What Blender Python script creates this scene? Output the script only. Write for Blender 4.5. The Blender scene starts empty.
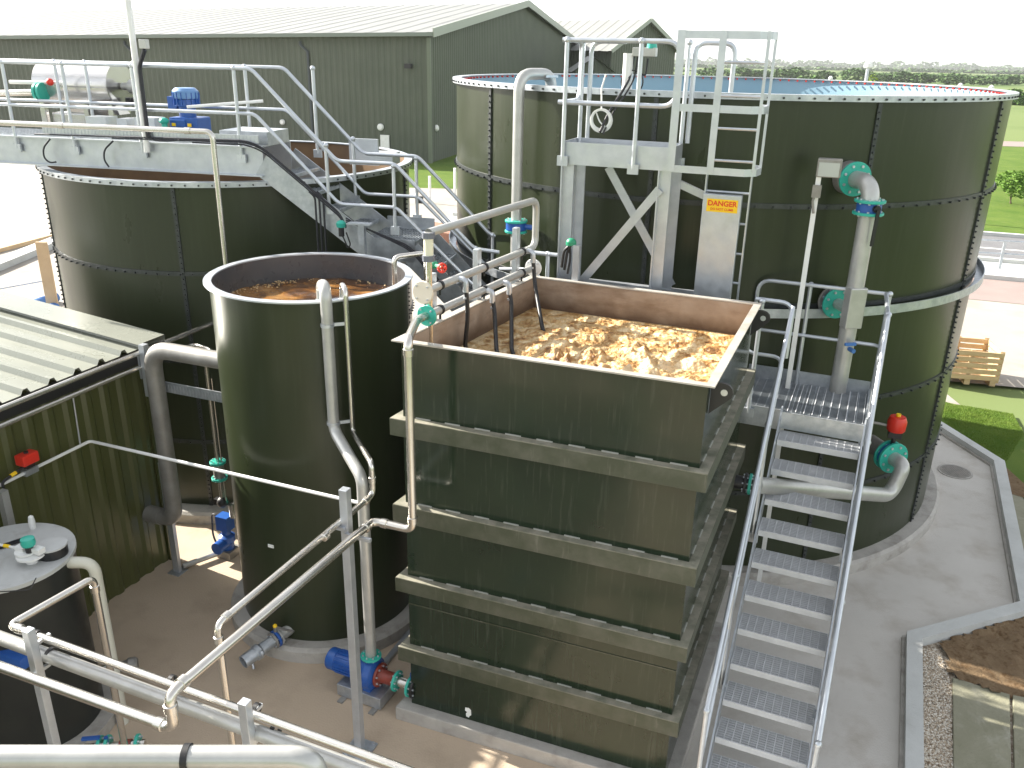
import bpy, math, random
from mathutils import Vector as V, Matrix, noise
random.seed(7)
C = bpy.data.collections.new('Plant'); bpy.context.scene.collection.children.link(C)
R = math.radians
# ------------------------------------------------------------------ camera
F, PI_, RO, H = 850.0, R(21.4), R(1.2), 5.0
cd = bpy.data.cameras.new('camera'); cam = bpy.data.objects.new('camera', cd); C.objects.link(cam)
cd.sensor_width = 36; cd.lens = F/1024*36; cd.clip_start = .05; cd.clip_end = 6000
cam.matrix_world = Matrix.Translation((0, 0, H)) @ Matrix.Rotation(R(90)-PI_, 4, 'X') @ Matrix.Rotation(RO, 4, 'Z')
bpy.context.scene.camera = cam
# survey helpers: sight lines from the viewpoint used to measure real positions on known planes
def ray(px, py):
    u, v = px-512, py-384; c, s = math.cos(RO), math.sin(RO)
    x = u*c+v*s; y = -u*s+v*c
    return V((x, F*math.cos(PI_)-y*math.sin(PI_), -F*math.sin(PI_)-y*math.cos(PI_)))/F
O = V((0, 0, H))
def gz(px, py, z=0): d = ray(px, py); return O+d*((z-H)/d.z)
def gpl(px, py, n, c): d = ray(px, py); return O+d*(c/(d.x*n[0]+d.y*n[1]))
U = V((math.cos(R(-21)), math.sin(R(-21)), 0)); W = V((-U.y, U.x, 0)); Z = V((0, 0, 1))
def gw(px, py, w): return gpl(px, py, W, w)
def gu(px, py, u): return gpl(px, py, U, u)
def P(u, w, z): return U*u+W*w+Z*z
D = V((math.cos(R(-12)), math.sin(R(-12)), 0)); N = V((-D.y, D.x, 0))
def Q(s, n, z): return D*s+N*n+Z*z
# ------------------------------------------------------------------ mesh collector
def frame(ax):
    ax = ax.normalized(); t = Z if abs(ax.z) < .9 else V((1, 0, 0))
    a = ax.cross(t).normalized(); return a, ax.cross(a).normalized()
class MB:
    def __init__(s): s.v = []; s.f = []
    def add(s, vs, fs):
        k = len(s.v); s.v += [V(x) for x in vs]; s.f += [tuple(i+k for i in f) for f in fs]; return s
    def prism(s, pts, z0, z1):
        n = len(pts); vs = [(p[0], p[1], z0) for p in pts]+[(p[0], p[1], z1) for p in pts]
        fs = [tuple(range(n-1, -1, -1)), tuple(range(n, 2*n))]+[(i, (i+1) % n, n+(i+1) % n, n+i) for i in range(n)]
        return s.add(vs, fs)
    def boxc(s, c, a, b, h):   # centre, three half vectors
        c = V(c); vs = [c+i*a+j*b+k*h for k in (-1, 1) for j in (-1, 1) for i in (-1, 1)]
        return s.add(vs, [(0, 2, 3, 1), (4, 5, 7, 6), (0, 1, 5, 4), (2, 6, 7, 3), (0, 4, 6, 2), (1, 3, 7, 5)])
    def box(s, u0, u1, w0, w1, z0, z1, X=None, Y=None):
        X = X or U; Y = Y or W
        return s.boxc(X*(u0+u1)/2+Y*(w0+w1)/2+Z*(z0+z1)/2, X*(u1-u0)/2, Y*(w1-w0)/2, Z*(z1-z0)/2)
    def bar(s, p0, p1, a, b, up=Z):  # a = width across, b = depth along up
        p0, p1 = V(p0), V(p1); d = p1-p0; x = d.normalized(); y = x.cross(up)
        if y.length < 1e-4: y = x.cross(U)
        y.normalize(); z = x.cross(y).normalized()
        return s.boxc((p0+p1)/2, d/2, y*a/2, z*b/2)
    def ring(s, c, ax, prof, n=32, close=False, a0=0, a1=2*math.pi):
        c = V(c); ax = V(ax).normalized(); a, b = frame(ax); full = abs(a1-a0-2*math.pi) < 1e-6; m = n if full else n+1
        vs = []; fs = []
        for i in range(m):
            t = a0+(a1-a0)*i/n; r_ = a*math.cos(t)+b*math.sin(t)
            vs += [c+r_*r+ax*h for r, h in prof]
        k = len(prof)
        for i in range(n):
            j = (i+1) % m
            for q in range(k-1 if not close else k):
                q2 = (q+1) % k; fs.append((i*k+q, j*k+q, j*k+q2, i*k+q2))
        if full and not close:
            if prof[0][0] > 1e-6: fs.append(tuple(i*k for i in range(n)))
            if prof[-1][0] > 1e-6: fs.append(tuple(i*k+k-1 for i in range(n-1, -1, -1)))
        return s.add(vs, fs)
    def cyl(s, p0, p1, r0, r1=None, n=16):
        p0, p1 = V(p0), V(p1); r1 = r0 if r1 is None else r1
        return s.ring(p0, p1-p0, [(r0, 0), (r1, (p1-p0).length)], n)
    def tube(s, pts, r, bend=0, n=10, caps=True, seg=6):
        pts = [V(p) for p in pts]; path = [pts[0]]
        for i in range(1, len(pts)-1):
            p, a, b = pts[i], pts[i-1], pts[i+1]; da, db = (a-p), (b-p)
            k = min(bend, da.length*.49, db.length*.49)
            if k < 1e-4 or abs(da.normalized().dot(db.normalized())) > .999: path.append(p); continue
            A, B = p+da.normalized()*k, p+db.normalized()*k
            ang = math.pi-da.angle(db)
            for j in range(seg+1):
                t = j/seg; q = A.lerp(p, t).lerp(p.lerp(B, t), t); path.append(q)
        path.append(pts[-1])
        clean = [path[0]]
        for p in path[1:]:
            if (p-clean[-1]).length > 1e-4: clean.append(p)
        path = clean
        rings = []; t0 = (path[1]-path[0]).normalized(); a, b = frame(t0); vs = []
        for i, p in enumerate(path):
            t = (path[min(i+1, len(path)-1)]-path[max(i-1, 0)]).normalized()
            q = t0.rotation_difference(t); a = q @ a; b = q @ b; t0 = t
            vs += [p+(a*math.cos(2*math.pi*j/n)+b*math.sin(2*math.pi*j/n))*r for j in range(n)]
        fs = [(i*n+j, i*n+(j+1) % n, (i+1)*n+(j+1) % n, (i+1)*n+j) for i in range(len(path)-1) for j in range(n)]
        if caps: fs += [tuple(range(n-1, -1, -1)), tuple((len(path)-1)*n+j for j in range(n))]
        return s.add(vs, fs)
    def ball(s, c, r, n=12, sz=1.0, k=6):
        return s.ring(c, Z, [(max(1e-5, r*math.sin(math.pi*i/k)), -r*sz*math.cos(math.pi*i/k)) for i in range(k+1)], n)
    def flange(s, c, ax, r, t, bolts=8, br=None):
        ax = V(ax).normalized(); c = V(c); s.ring(c-ax*t/2, ax, [(r, 0), (r, t)], 28)
        return s
    def bolts(s, c, ax, r, t, nb, br):
        ax = V(ax).normalized(); a, b = frame(ax)
        for i in range(nb):
            q = 2*math.pi*(i+.5)/nb; p = V(c)+(a*math.cos(q)+b*math.sin(q))*r
            s.cyl(p-ax*t, p+ax*t, br, n=6)
        return s
    def build(s, name, mat, parent=None, smooth=True, ang=35, bevel=0):
        me = bpy.data.meshes.new(name); o = bpy.data.objects.new(name, me)
        root = V((0, 0, 0)); p = parent
        while p is not None: root = root+p.location; p = p.parent
        if parent is None:
            xs = [v.x for v in s.v]; ys = [v.y for v in s.v]; zs = [v.z for v in s.v]
            root = V(((min(xs)+max(xs))/2, (min(ys)+max(ys))/2, min(zs))); o.location = root
        me.from_pydata([tuple(v-root) for v in s.v], [], s.f); me.validate(); me.update()
        import bmesh
        bm = bmesh.new(); bm.from_mesh(me); bmesh.ops.recalc_face_normals(bm, faces=bm.faces)
        if bevel: bmesh.ops.bevel(bm, geom=[e for e in bm.edges if len(e.link_faces) == 2 and e.calc_face_angle(0) > .6], offset=bevel, segments=2, profile=.6, affect='EDGES', clamp_overlap=True)
        bm.to_mesh(me); bm.free()
        if smooth:
            me.shade_smooth(); me.set_sharp_from_angle(angle=R(ang))
        me.materials.append(mat); C.objects.link(o)
        if parent is not None: o.parent = parent
        return o
def tag(o, label=None, cat=None, group=None, kind=None):
    if label: o['label'] = label
    if cat: o['category'] = cat
    if group: o['group'] = group
    if kind: o['kind'] = kind
    return o
def thing(name, loc, label, cat, group=None):
    o = bpy.data.objects.new(name, None); C.objects.link(o); o.location = V(loc); o.empty_display_size = .1
    return tag(o, label, cat, group)
def copy_tree(o, parent=None):
    c = o.copy(); C.objects.link(c); c.parent = parent
    for ch in o.children: copy_tree(ch, c)
    return c
# ------------------------------------------------------------------ materials
MATS = {}
def mat(name, col, rough=.5, metal=0, col2=None, scale=3, contrast=(.35, .65), bump=0, bscale=40, stretch=(1, 1, 1), spec=.5, coat=0, rvar=0, dirt=None, emit=None, dscale=1.2, dcon=(.5, .75), dst=(1, 1, 1)):
    m = bpy.data.materials.new(name); m.use_nodes = True; nt = m.node_tree; n = nt.nodes; L = nt.links.new
    b = n['Principled BSDF']; b.inputs['Base Color'].default_value = (*col, 1); b.inputs['Roughness'].default_value = rough
    b.inputs['Metallic'].default_value = metal; b.inputs['Specular IOR Level'].default_value = spec; b.inputs['Coat Weight'].default_value = coat
    tc = n.new('ShaderNodeTexCoord')
    def noi(sc, st, det=6):
        mp = n.new('ShaderNodeMapping'); mp.inputs['Scale'].default_value = st; L(tc.outputs['Object'], mp.inputs[0])
        t = n.new('ShaderNodeTexNoise'); t.inputs['Scale'].default_value = sc; t.inputs['Detail'].default_value = det; t.inputs['Roughness'].default_value = .6; L(mp.outputs[0], t.inputs[0]); return t
    def ramp(t, c):
        r = n.new('ShaderNodeMapRange'); r.inputs[1].default_value = c[0]; r.inputs[2].default_value = c[1]; L(t.outputs[0], r.inputs[0]); return r
    last = None
    if col2:
        t = noi(scale, stretch); r = ramp(t, contrast)
        mx = n.new('ShaderNodeMix'); mx.data_type = 'RGBA'; mx.inputs[6].default_value = (*col, 1); mx.inputs[7].default_value = (*col2, 1)
        L(r.outputs[0], mx.inputs[0]); last = mx.outputs[2]
    if dirt:
        t = noi(dscale, dst, 8); r = ramp(t, dcon)
        mx = n.new('ShaderNodeMix'); mx.data_type = 'RGBA'; mx.inputs[7].default_value = (*dirt, 1)
        if last is None: mx.inputs[6].default_value = (*col, 1)
        else: L(last, mx.inputs[6])
        L(r.outputs[0], mx.inputs[0]); last = mx.outputs[2]
    if last is not None: L(last, b.inputs['Base Color'])
    if rvar:
        t = noi(scale*1.7, stretch); r = ramp(t, (.3, .7)); r.inputs[3].default_value = max(.03, rough-rvar); r.inputs[4].default_value = min(1, rough+rvar); L(r.outputs[0], b.inputs['Roughness'])
    if bump:
        t = noi(bscale, stretch, 5); bp = n.new('ShaderNodeBump'); bp.inputs['Strength'].default_value = bump; bp.inputs['Distance'].default_value = .02; L(t.outputs[0], bp.inputs['Height']); L(bp.outputs[0], b.inputs['Normal'])
    MATS[name] = m; return m
enamel = mat('green_enamel', (.020, .027, .011), .30, 0, (.027, .035, .016), 2.2, (.3, .7), bump=.05, bscale=1.6, rvar=.03, stretch=(1, 1, .35), dirt=(.042, .050, .030), dscale=20, dcon=(.50, 1.05), dst=(1, 1, .06), spec=.42)
boxgreen = mat('green_box_paint', (.011, .021, .011), .15, 0, (.017, .029, .015), 2.5, (.3, .7), bump=.04, bscale=2.2, rvar=.05, dirt=(.07, .082, .062), dscale=34, dcon=(.55, .95), dst=(1, 1, .07), spec=.5)
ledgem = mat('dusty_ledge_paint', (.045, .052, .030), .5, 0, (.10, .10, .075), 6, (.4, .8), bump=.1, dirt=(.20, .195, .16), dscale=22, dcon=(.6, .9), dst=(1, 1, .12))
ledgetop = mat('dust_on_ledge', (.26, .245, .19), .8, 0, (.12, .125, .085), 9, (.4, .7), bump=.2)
galv = mat('galvanised_steel', (.50, .53, .56), .42, .75, (.38, .41, .44), 14, (.35, .65), rvar=.12, dirt=(.62, .64, .66), dscale=5, dcon=(.5, .8))
gratem = mat('grating_steel', (.62, .63, .64), .6, .1, (.54, .55, .56), 10, (.35, .65))
galvw = mat('pale_galvanised_steel', (.58, .61, .64), .42, .72, (.47, .50, .54), 8, (.3, .7), rvar=.1)
stain = mat('stainless_pipe', (.66, .64, .60), .27, .95, (.54, .51, .46), 2.5, (.3, .7))
paint_grey = mat('grey_pipe_paint', (.50, .50, .48), .36, .45, (.40, .40, .38), 7, (.3, .7))
dullpipe = mat('weathered_pipe', (.33, .32, .30), .5, .5, (.22, .21, .19), 6, (.3, .7))
white = mat('white_paint', (.78, .78, .76), .4, 0, (.66, .66, .63), 6, (.4, .8))
concf = mat('yard_concrete', (.45, .355, .255), .85, 0, (.50, .40, .30), .9, (.25, .75), bump=.25, bscale=60, dirt=(.34, .265, .19), dscale=2.2, dcon=(.5, .85))
concr = mat('path_concrete', (.50, .475, .43), .85, 0, (.57, .545, .50), 1.3, (.3, .7), bump=.3, bscale=60, dirt=(.38, .34, .285), dscale=2.4, dcon=(.5, .8))
concp = mat('plinth_concrete', (.36, .34, .31), .85, 0, (.45, .43, .39), 7, (.3, .7), bump=.4, bscale=70, dirt=(.24, .22, .19), dscale=5, dcon=(.5, .75))
kerbm = mat('kerb_concrete', (.45, .46, .44), .8, 0, (.52, .53, .51), 6, (.3, .7), bump=.25, bscale=70, dirt=(.34, .34, .32), dscale=3, dcon=(.5, .8))
bright = mat('pale_yard_concrete', (.30, .275, .24), .9, 0, (.35, .32, .28), .5, (.3, .7), bump=.1, dirt=(.23, .20, .165), dscale=.8, dcon=(.5, .8))
asph = mat('asphalt', (.13, .13, .135), .9, 0, (.16, .16, .165), 2, (.3, .7), bump=.3, bscale=80)
pink = mat('pinkish_asphalt', (.23, .18, .165), .9, 0, (.27, .215, .195), 1, (.3, .7), bump=.2, bscale=80)
grassm = mat('grass', (.065, .12, .018), .9, 0, (.11, .16, .03), .9, (.3, .7), bump=.6, bscale=50, dirt=(.17, .19, .06), dscale=5, dcon=(.55, .85), spec=.1)
fieldm = mat('field_grass', (.12, .165, .06), .95, 0, (.165, .205, .085), .008, (.3, .7), dirt=(.085, .13, .045), dscale=.02, dcon=(.45, .6), spec=.05)
bladem = mat('grass_blades', (.09, .18, .02), .8, 0, (.20, .27, .05), 3, (.3, .7), spec=.2)
dirtm = mat('bare_soil', (.15, .10, .058), .95, 0, (.21, .15, .09), 7, (.3, .7), bump=1.0, bscale=24, dirt=(.10, .06, .03), dscale=16, dcon=(.5, .7), spec=.1)
gravm = mat('gravel', (.42, .36, .28), .85, 0, (.22, .17, .12), 22, (.4, .6), bump=1, bscale=55, dirt=(.62, .58, .50), dscale=42, dcon=(.56, .62))
slabm = mat('mossy_slab', (.20, .195, .13), .9, 0, (.27, .26, .19), 3, (.3, .7), bump=.5, bscale=30, dirt=(.33, .32, .26), dscale=7, dcon=(.55, .8))
clad = mat('barn_cladding', (.075, .09, .064), .55, 0, (.09, .105, .075), .8, (.3, .7), spec=.4)
roofb = mat('barn_roof_sheet', (.20, .205, .195), .6, 0, (.235, .24, .23), .5, (.3, .7))
shedw = mat('shed_cladding', (.058, .064, .016), .35, 0, (.075, .082, .024), 3, (.3, .7), rvar=.08, stretch=(1, 1, .2))
shedr = mat('shed_roof_sheet', (.25, .26, .22), .28, .1, (.29, .30, .255), 1.5, (.3, .7), rvar=.06)
black = mat('black_rubber', (.012, .012, .013), .45)
cablem = mat('black_cable', (.015, .016, .022), .5)
blackg = mat('black_green_tank', (.010, .012, .011), .4, 0, (.02, .022, .018), 4, (.3, .7), rvar=.1)
lidm = mat('grey_lid', (.42, .43, .42), .5, 0, (.50, .51, .50), 5, (.3, .7), dirt=(.33, .32, .30), dscale=8, dcon=(.55, .8))
tealm = mat('teal_paint', (.02, .36, .27), .38, 0, (.04, .42, .33), 12, (.3, .7))
bluem = mat('blue_paint', (.015, .075, .30), .36, 0, (.022, .10, .36), 12, (.3, .7))
blueg = mat('blue_liner', (.24, .38, .47), .4, 0, (.28, .42, .50), 2, (.3, .7))
bluep = mat('blue_plastic_pipe', (.05, .16, .42), .5)
redm = mat('red_plastic', (.62, .03, .015), .35)
brownr = mat('rust_red_paint', (.26, .045, .03), .42, 0, (.18, .035, .02), 14, (.3, .7))
greenc = mat('green_cap', (.02, .25, .13), .45)
yellow = mat('yellow_tag', (.85, .55, .01), .5)
redtext = mat('red_lettering', (.70, .06, .01), .6)
wood = mat('pallet_wood', (.52, .36, .19), .75, 0, (.62, .46, .27), 6, (.3, .7), stretch=(1, 1, 4), bump=.3)
innerm = mat('stained_inner_wall', (.36, .29, .225), .6, 0, (.25, .18, .125), 3.5, (.3, .7), bump=.15, dirt=(.13, .075, .04), dscale=5, dcon=(.5, .8), dst=(.5, .5, 1.6))
innerd = mat('dark_inner_wall', (.075, .078, .085), .3, .2, (.11, .10, .095), 4, (.3, .7), rvar=.1)
innerb = mat('brown_tank_lining', (.20, .12, .055), .6, 0, (.12, .07, .035), 3, (.3, .7))
rustb = mat('reddish_board', (.33, .17, .11), .8, 0, (.26, .13, .09), 3, (.3, .7))
tan = mat('tan_board', (.55, .40, .24), .7, 0, (.45, .32, .19), 3, (.3, .7))
glass = mat('lamp_glass', (.45, .47, .45), .15, 0, coat=.5)
barkm = mat('bark', (.12, .09, .06), .9)
leafA = mat('hedge_leaves', (.045, .10, .022), .7, 0, (.075, .14, .03), .25, (.3, .7), spec=.2)
leafB = mat('far_hedge_leaves', (.06, .11, .04), .8, 0, (.09, .15, .05), .05, (.3, .7), spec=.1)
leafC = mat('spring_leaves', (.22, .30, .04), .7, spec=.2)
leafD = mat('bush_leaves', (.07, .15, .02), .7, 0, (.12, .21, .03), 2, (.3, .7), spec=.2)
nt_ = innerm.node_tree; n_ = nt_.nodes; pb_ = n_['Principled BSDF']; lk = pb_.inputs['Base Color'].links[0].from_socket
ge_ = n_.new('ShaderNodeNewGeometry'); sx_ = n_.new('ShaderNodeSeparateXYZ'); nt_.links.new(ge_.outputs['Position'], sx_.inputs[0])
no_ = n_.new('ShaderNodeTexNoise'); no_.inputs['Scale'].default_value = 5; no_.inputs['Detail'].default_value = 6; nt_.links.new(ge_.outputs['Position'], no_.inputs[0])
ma_ = n_.new('ShaderNodeMath'); ma_.operation = 'MULTIPLY_ADD'; ma_.inputs[1].default_value = -.16; nt_.links.new(no_.outputs[0], ma_.inputs[0]); nt_.links.new(sx_.outputs[2], ma_.inputs[2])
mr_ = n_.new('ShaderNodeMapRange'); mr_.inputs[1].default_value = 2.86; mr_.inputs[2].default_value = 2.985; mr_.inputs[3].default_value = .85; mr_.inputs[4].default_value = 0; nt_.links.new(ma_.outputs[0], mr_.inputs[0])
mm_ = n_.new('ShaderNodeMix'); mm_.data_type = 'RGBA'; mm_.inputs[7].default_value = (.07, .035, .015, 1); nt_.links.new(mr_.outputs[0], mm_.inputs[0]); nt_.links.new(lk, mm_.inputs[6]); nt_.links.new(mm_.outputs[2], pb_.inputs['Base Color'])
# froth and liquors
def liquid(name, cols, sc, rough, bump, bsc, dist=0.):
    m = bpy.data.materials.new(name); m.use_nodes = True; nt = m.node_tree; n = nt.nodes; L = nt.links.new; b = n['Principled BSDF']
    tc = n.new('ShaderNodeTexCoord'); t = n.new('ShaderNodeTexNoise'); t.inputs['Scale'].default_value = sc; t.inputs['Detail'].default_value = 9; t.inputs['Roughness'].default_value = .62; t.inputs['Distortion'].default_value = dist
    L(tc.outputs['Object'], t.inputs[0]); r = n.new('ShaderNodeValToRGB'); L(t.outputs[0], r.inputs[0]); e = r.color_ramp.elements
    e[0].position = cols[0][0]; e[0].color = (*cols[0][1], 1); e[1].position = cols[-1][0]; e[1].color = (*cols[-1][1], 1)
    for p, c in cols[1:-1]: x = e.new(p); x.color = (*c, 1)
    L(r.outputs[0], b.inputs['Base Color']); b.inputs['Roughness'].default_value = rough
    t2 = n.new('ShaderNodeTexNoise'); t2.inputs['Scale'].default_value = bsc; t2.inputs['Detail'].default_value = 6; L(tc.outputs['Object'], t2.inputs[0])
    bp = n.new('ShaderNodeBump'); bp.inputs['Strength'].default_value = bump; bp.inputs['Distance'].default_value = .03; L(t2.outputs[0], bp.inputs['Height']); L(bp.outputs[0], b.inputs['Normal'])
    return m
frothm = liquid('froth', [(.33, (.11, .05, .016)), (.42, (.34, .17, .05)), (.50, (.52, .34, .15)), (.60, (.68, .53, .32)), (.72, (.58, .40, .19))], 4.6, .45, .9, 26, 1.6)
liqm = liquid('brown_liquor', [(.40, (.03, .013, .005)), (.48, (.09, .038, .01)), (.56, (.24, .11, .028)), (.70, (.42, .26, .11))], 2.4, .18, .3, 9, .4)

# ------------------------------------------------------------------ world and sun
sc = bpy.context.scene
w_ = bpy.data.worlds.new('World'); sc.world = w_; w_.use_nodes = True; nt = w_.node_tree
sky = nt.nodes.new('ShaderNodeTexSky'); sky.sky_type = 'NISHITA'; sky.sun_disc = False
SAZ, SEL = 153, 31
sd = V((math.cos(R(SAZ))*math.cos(R(SEL)), math.sin(R(SAZ))*math.cos(R(SEL)), math.sin(R(SEL))))
sky.sun_elevation = R(SEL); sky.sun_rotation = math.atan2(sd.x, sd.y); sky.air_density = 1.0; sky.dust_density = 1.2; sky.ozone_density = 1.0
bw = nt.nodes.new('ShaderNodeRGBToBW'); nt.links.new(sky.outputs[0], bw.inputs[0])
mxw = nt.nodes.new('ShaderNodeMix'); mxw.data_type = 'RGBA'; mxw.inputs[0].default_value = .72; nt.links.new(sky.outputs[0], mxw.inputs[6]); nt.links.new(bw.outputs[0], mxw.inputs[7])
hz = nt.nodes.new('ShaderNodeMix'); hz.data_type = 'RGBA'; hz.inputs[0].default_value = .35; hz.inputs[7].default_value = (3.4, 3.4, 3.35, 1); nt.links.new(mxw.outputs[2], hz.inputs[6])
nt.links.new(hz.outputs[2], nt.nodes['Background'].inputs[0]); nt.nodes['Background'].inputs[1].default_value = .15
sl = bpy.data.lights.new('sun', 'SUN'); sl.energy = 5.0; sl.angle = R(.6); sl.color = (1, .94, .84)
so = bpy.data.objects.new('sun', sl); C.objects.link(so); so.rotation_euler = (-sd).to_track_quat('-Z', 'Y').to_euler(); so.location = (0, 0, 30)
sc.view_settings.view_transform = 'Standard'; sc.view_settings.look = 'None'; sc.view_settings.exposure = 1.6; sc.view_settings.gamma = 1
#SPLIT1
# ------------------------------------------------------------------ setting: ground sheets
def sheet(name, pts, z, m, kind='structure'):
    b = MB(); b.add([(p[0], p[1], z) for p in pts], [tuple(range(len(pts)))])
    o = b.build(name, m, smooth=False); o['kind'] = kind; return o
def line_pts(p, q, ext0, ext1):   # ground line through two sighted points, extended
    a, b = gz(*p), gz(*q); d = (b-a).normalized(); return a-d*ext0, b+d*ext1
gd_ = MB(); gd_.add([(-2500, -300, -.05), (2500, -300, -.05), (2500, 60, -.05), (-2500, 60, -.05), (2500, 4200, -.05-4140*.007), (-2500, 4200, -.05-4140*.007)], [(0, 1, 2, 3), (3, 2, 4, 5)])
tag(gd_.build('ground', fieldm, smooth=False), kind='structure')
sheet('yard_apron', [(-60, -3), (7, -3), (7, 17.5), (8, 17.5), (8, 28), (-3, 33.6), (-9, 33.6), (-9, 41.5), (-75, 58)], -.004, bright)
sheet('front_yard', [P(-6.6, -4, 0), P(-.62, -4, 0), P(-.62, 8.2, 0), P(-9, 8.2, 0), P(-9, 6, 0), P(-6.6, 6, 0)], .002, concf)
sheet('barn_lawn', [(-9, 33.5), (6, 33.0), (12, 60), (-9, 60)], .002, grassm)
rd_ = (gz(1024, 281.5)-gz(985.5, 278)).normalized()
def par(py): q = gz(1008, py); return q-rd_*16, q+rd_*90
(a0, a1), (b0, b1), (c0, c1), (e0, e1) = par(237), par(263), par(280.3), par(303)
sheet('road', [b0, b1, a1, a0], .006, asph)
sheet('roadside_footway', [c0, c1, b1, b0], .010, kerbm)
sheet('access_lane', [e0, e1, c1, c0], .006, pink)
sheet('lane_concrete', [(6.5, 13.5), (40, 6), e1, e0, (2, 16)], -.001, bright)
mk = MB()
v0, v1 = par(250); dn = (v1-v0).cross(Z).normalized()*.06
mk.add([v0-dn+Z*.011, v1-dn+Z*.011, v1+dn+Z*.011, v0+dn+Z*.011], [(0, 1, 2, 3)])
o = mk.build('road_marking', white); o['kind'] = 'structure'
kb = MB()
dk = (a1-a0).cross(Z).normalized()*.09
for p, q in ((a0, a1), (b0, b1), (c0, c1)): kb.add([v+Z*z for z in (-.02, .11) for v in (p-dk, q-dk, q+dk, p+dk)], [(0, 1, 2, 3), (4, 5, 6, 7), (0, 1, 5, 4), (1, 2, 6, 5), (2, 3, 7, 6), (3, 0, 4, 7)])
o = kb.build('road_kerb', kerbm); o['kind'] = 'structure'
# roadside verge beyond the road, mown grass
vg = [a0, a1, V((a1.x+60, 59, 0)), V((a0.x-4, 59, 0))]
sheet('verge', vg, -.008, grassm)
# track of bare soil beyond the verge
sheet('field_track', [(20, 56.2), (140, 50), (140, 54.5), (20, 59.8)], .004, pink)
# low concrete kerb wall bounding the path
KP = [gz(*q, .1) for q in ((948, 431), (994, 460), (1020, 601), (907, 631), (905, 780))]
KP = [KP[0]+(KP[0]-KP[1])*2.2]+KP; KP[-1] = KP[-1]+(KP[-1]-KP[-2])*.8
def offset(pl_, d):
    out = []
    for i, p in enumerate(pl_):
        ns = []
        if i > 0: t = (pl_[i]-pl_[i-1]); ns.append(V((t.y, -t.x, 0)).normalized())
        if i < len(pl_)-1: t = (pl_[i+1]-pl_[i]); ns.append(V((t.y, -t.x, 0)).normalized())
        if len(ns) == 2:
            m = (ns[0]+ns[1]).normalized(); m = m/max(.35, m.dot(ns[0]))
        else: m = ns[0]
        out.append(p+m*d)
    return out
KO = offset(KP, -.13)
k1 = MB()
n = len(KP)
for i in range(n-1):
    a, b, c, d = KP[i], KP[i+1], KO[i+1], KO[i]
    vs = [V((p.x, p.y, z)) for z in (-.25, .10) for p in (a, b, c, d)]
    k1.add(vs, [(4, 5, 6, 7), (0, 1, 5, 4), (2, 3, 7, 6)]+([(3, 0, 4, 7)] if i == 0 else [])+([(1, 2, 6, 5)] if i == n-2 else []))
o = k1.build('kerb_wall', kerbm, smooth=False); tag(o, 'low pale concrete kerb wall zigzagging around the grey path on the right', 'kerb wall')
st = MB()
KI = offset(KP, .03)
for i in range(n-1):
    a, b, c, d = KI[i], KI[i+1], KP[i+1], KP[i]
    vs = [V((p.x, p.y, z)) for z in (0., .03) for p in (a, b, c, d)]
    st.add(vs, [(4, 5, 6, 7), (0, 1, 5, 4)])
tag(st.build('footing', concp, smooth=False), kind='structure').name = 'kerb_footing'
path = [P(-.62, -4, 0)]+[P(-.62, 9.5, 0), (1.5, 12.5, 0), (4.0, 14.2, 0)]+[(p.x, p.y, 0) for p in KP]+[(KP[-1].x-.3, -3, 0)]
sheet('path', path, .002, concr)
ko = [(p.x, p.y, 0) for p in KO]
g_ = [gz(*q) for q in ((930, 398), (953, 404), (1013, 414), (1024, 434), (1060, 480))]
sheet('grass_patch', [ko[0]]+g_+[gz(1080, 540), gz(1024, 500), ko[2]+() if False else ko[2], ko[1]], .004, grassm)
sheet('outer_slab', [ko[2], gz(1024, 492), gz(1090, 560), gz(1100, 640), (ko[3][0]+.02, ko[3][1], 0)], .004, slabm)
sheet('soil_edge', [gz(1004, 466), gz(1024, 484), gz(1030, 500), gz(1010, 494)], .008, dirtm)
# gravel strip, soil and slabs in the pocket behind the kerb
sheet('gravel_bed', [ko[4], ko[3], (ko[3][0]+1.5, ko[3][1]-.9, 0), (ko[3][0]+1.4, 2, 0), (ko[5][0], 2, 0), ko[5]], .004, gravm)
sb = MB()
pts = [gz(938, 645), gz(950, 668), gz(945, 672), gz(962, 684), gz(1010, 700), gz(1100, 715), gz(1100, 600), gz(1024, 618)]
# soil as a lumpy sheet
def lumpy(name, poly, z, m, res=.05, amp=.03):
    from mathutils.geometry import intersect_point_tri_2d
    xs = [p.x for p in poly]; ys = [p.y for p in poly]
    def inside(x, y):
        c = False; j = len(poly)-1
        for i in range(len(poly)):
            if (poly[i].y > y) != (poly[j].y > y) and x < (poly[j].x-poly[i].x)*(y-poly[i].y)/(poly[j].y-poly[i].y)+poly[i].x: c = not c
            j = i
        return c
    b = MB(); idx = {}
    nx = int((max(xs)-min(xs))/res); ny = int((max(ys)-min(ys))/res)
    for i in range(nx):
        for j in range(ny):
            x, y = min(xs)+i*res, min(ys)+j*res
            if not inside(x+res/2, y+res/2): continue
            f = []
            for dx, dy in ((0, 0), (1, 0), (1, 1), (0, 1)):
                k = (i+dx, j+dy)
                if k not in idx:
                    X, Y = min(xs)+k[0]*res, min(ys)+k[1]*res
                    b.v.append(V((X, Y, z+amp*(noise.noise(V((X*5, Y*5, 1)))+.5*noise.noise(V((X*14, Y*14, 3))))))); idx[k] = len(b.v)-1
                f.append(idx[k])
            b.f.append(tuple(f))
    return b.build(name, m)
o = lumpy('bare_soil', pts, .03, dirtm); o['kind'] = 'structure'
o = MB().prism([gz(952, 680), gz(953, 790), gz(1011, 800), gz(1009, 697)], 0, .03).build('paving_slab', slabm, smooth=False, bevel=.006)
tag(o, 'large mossy concrete paving slab beside the gravel strip', 'paving slab', 'mossy slabs in the gravel')
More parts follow.
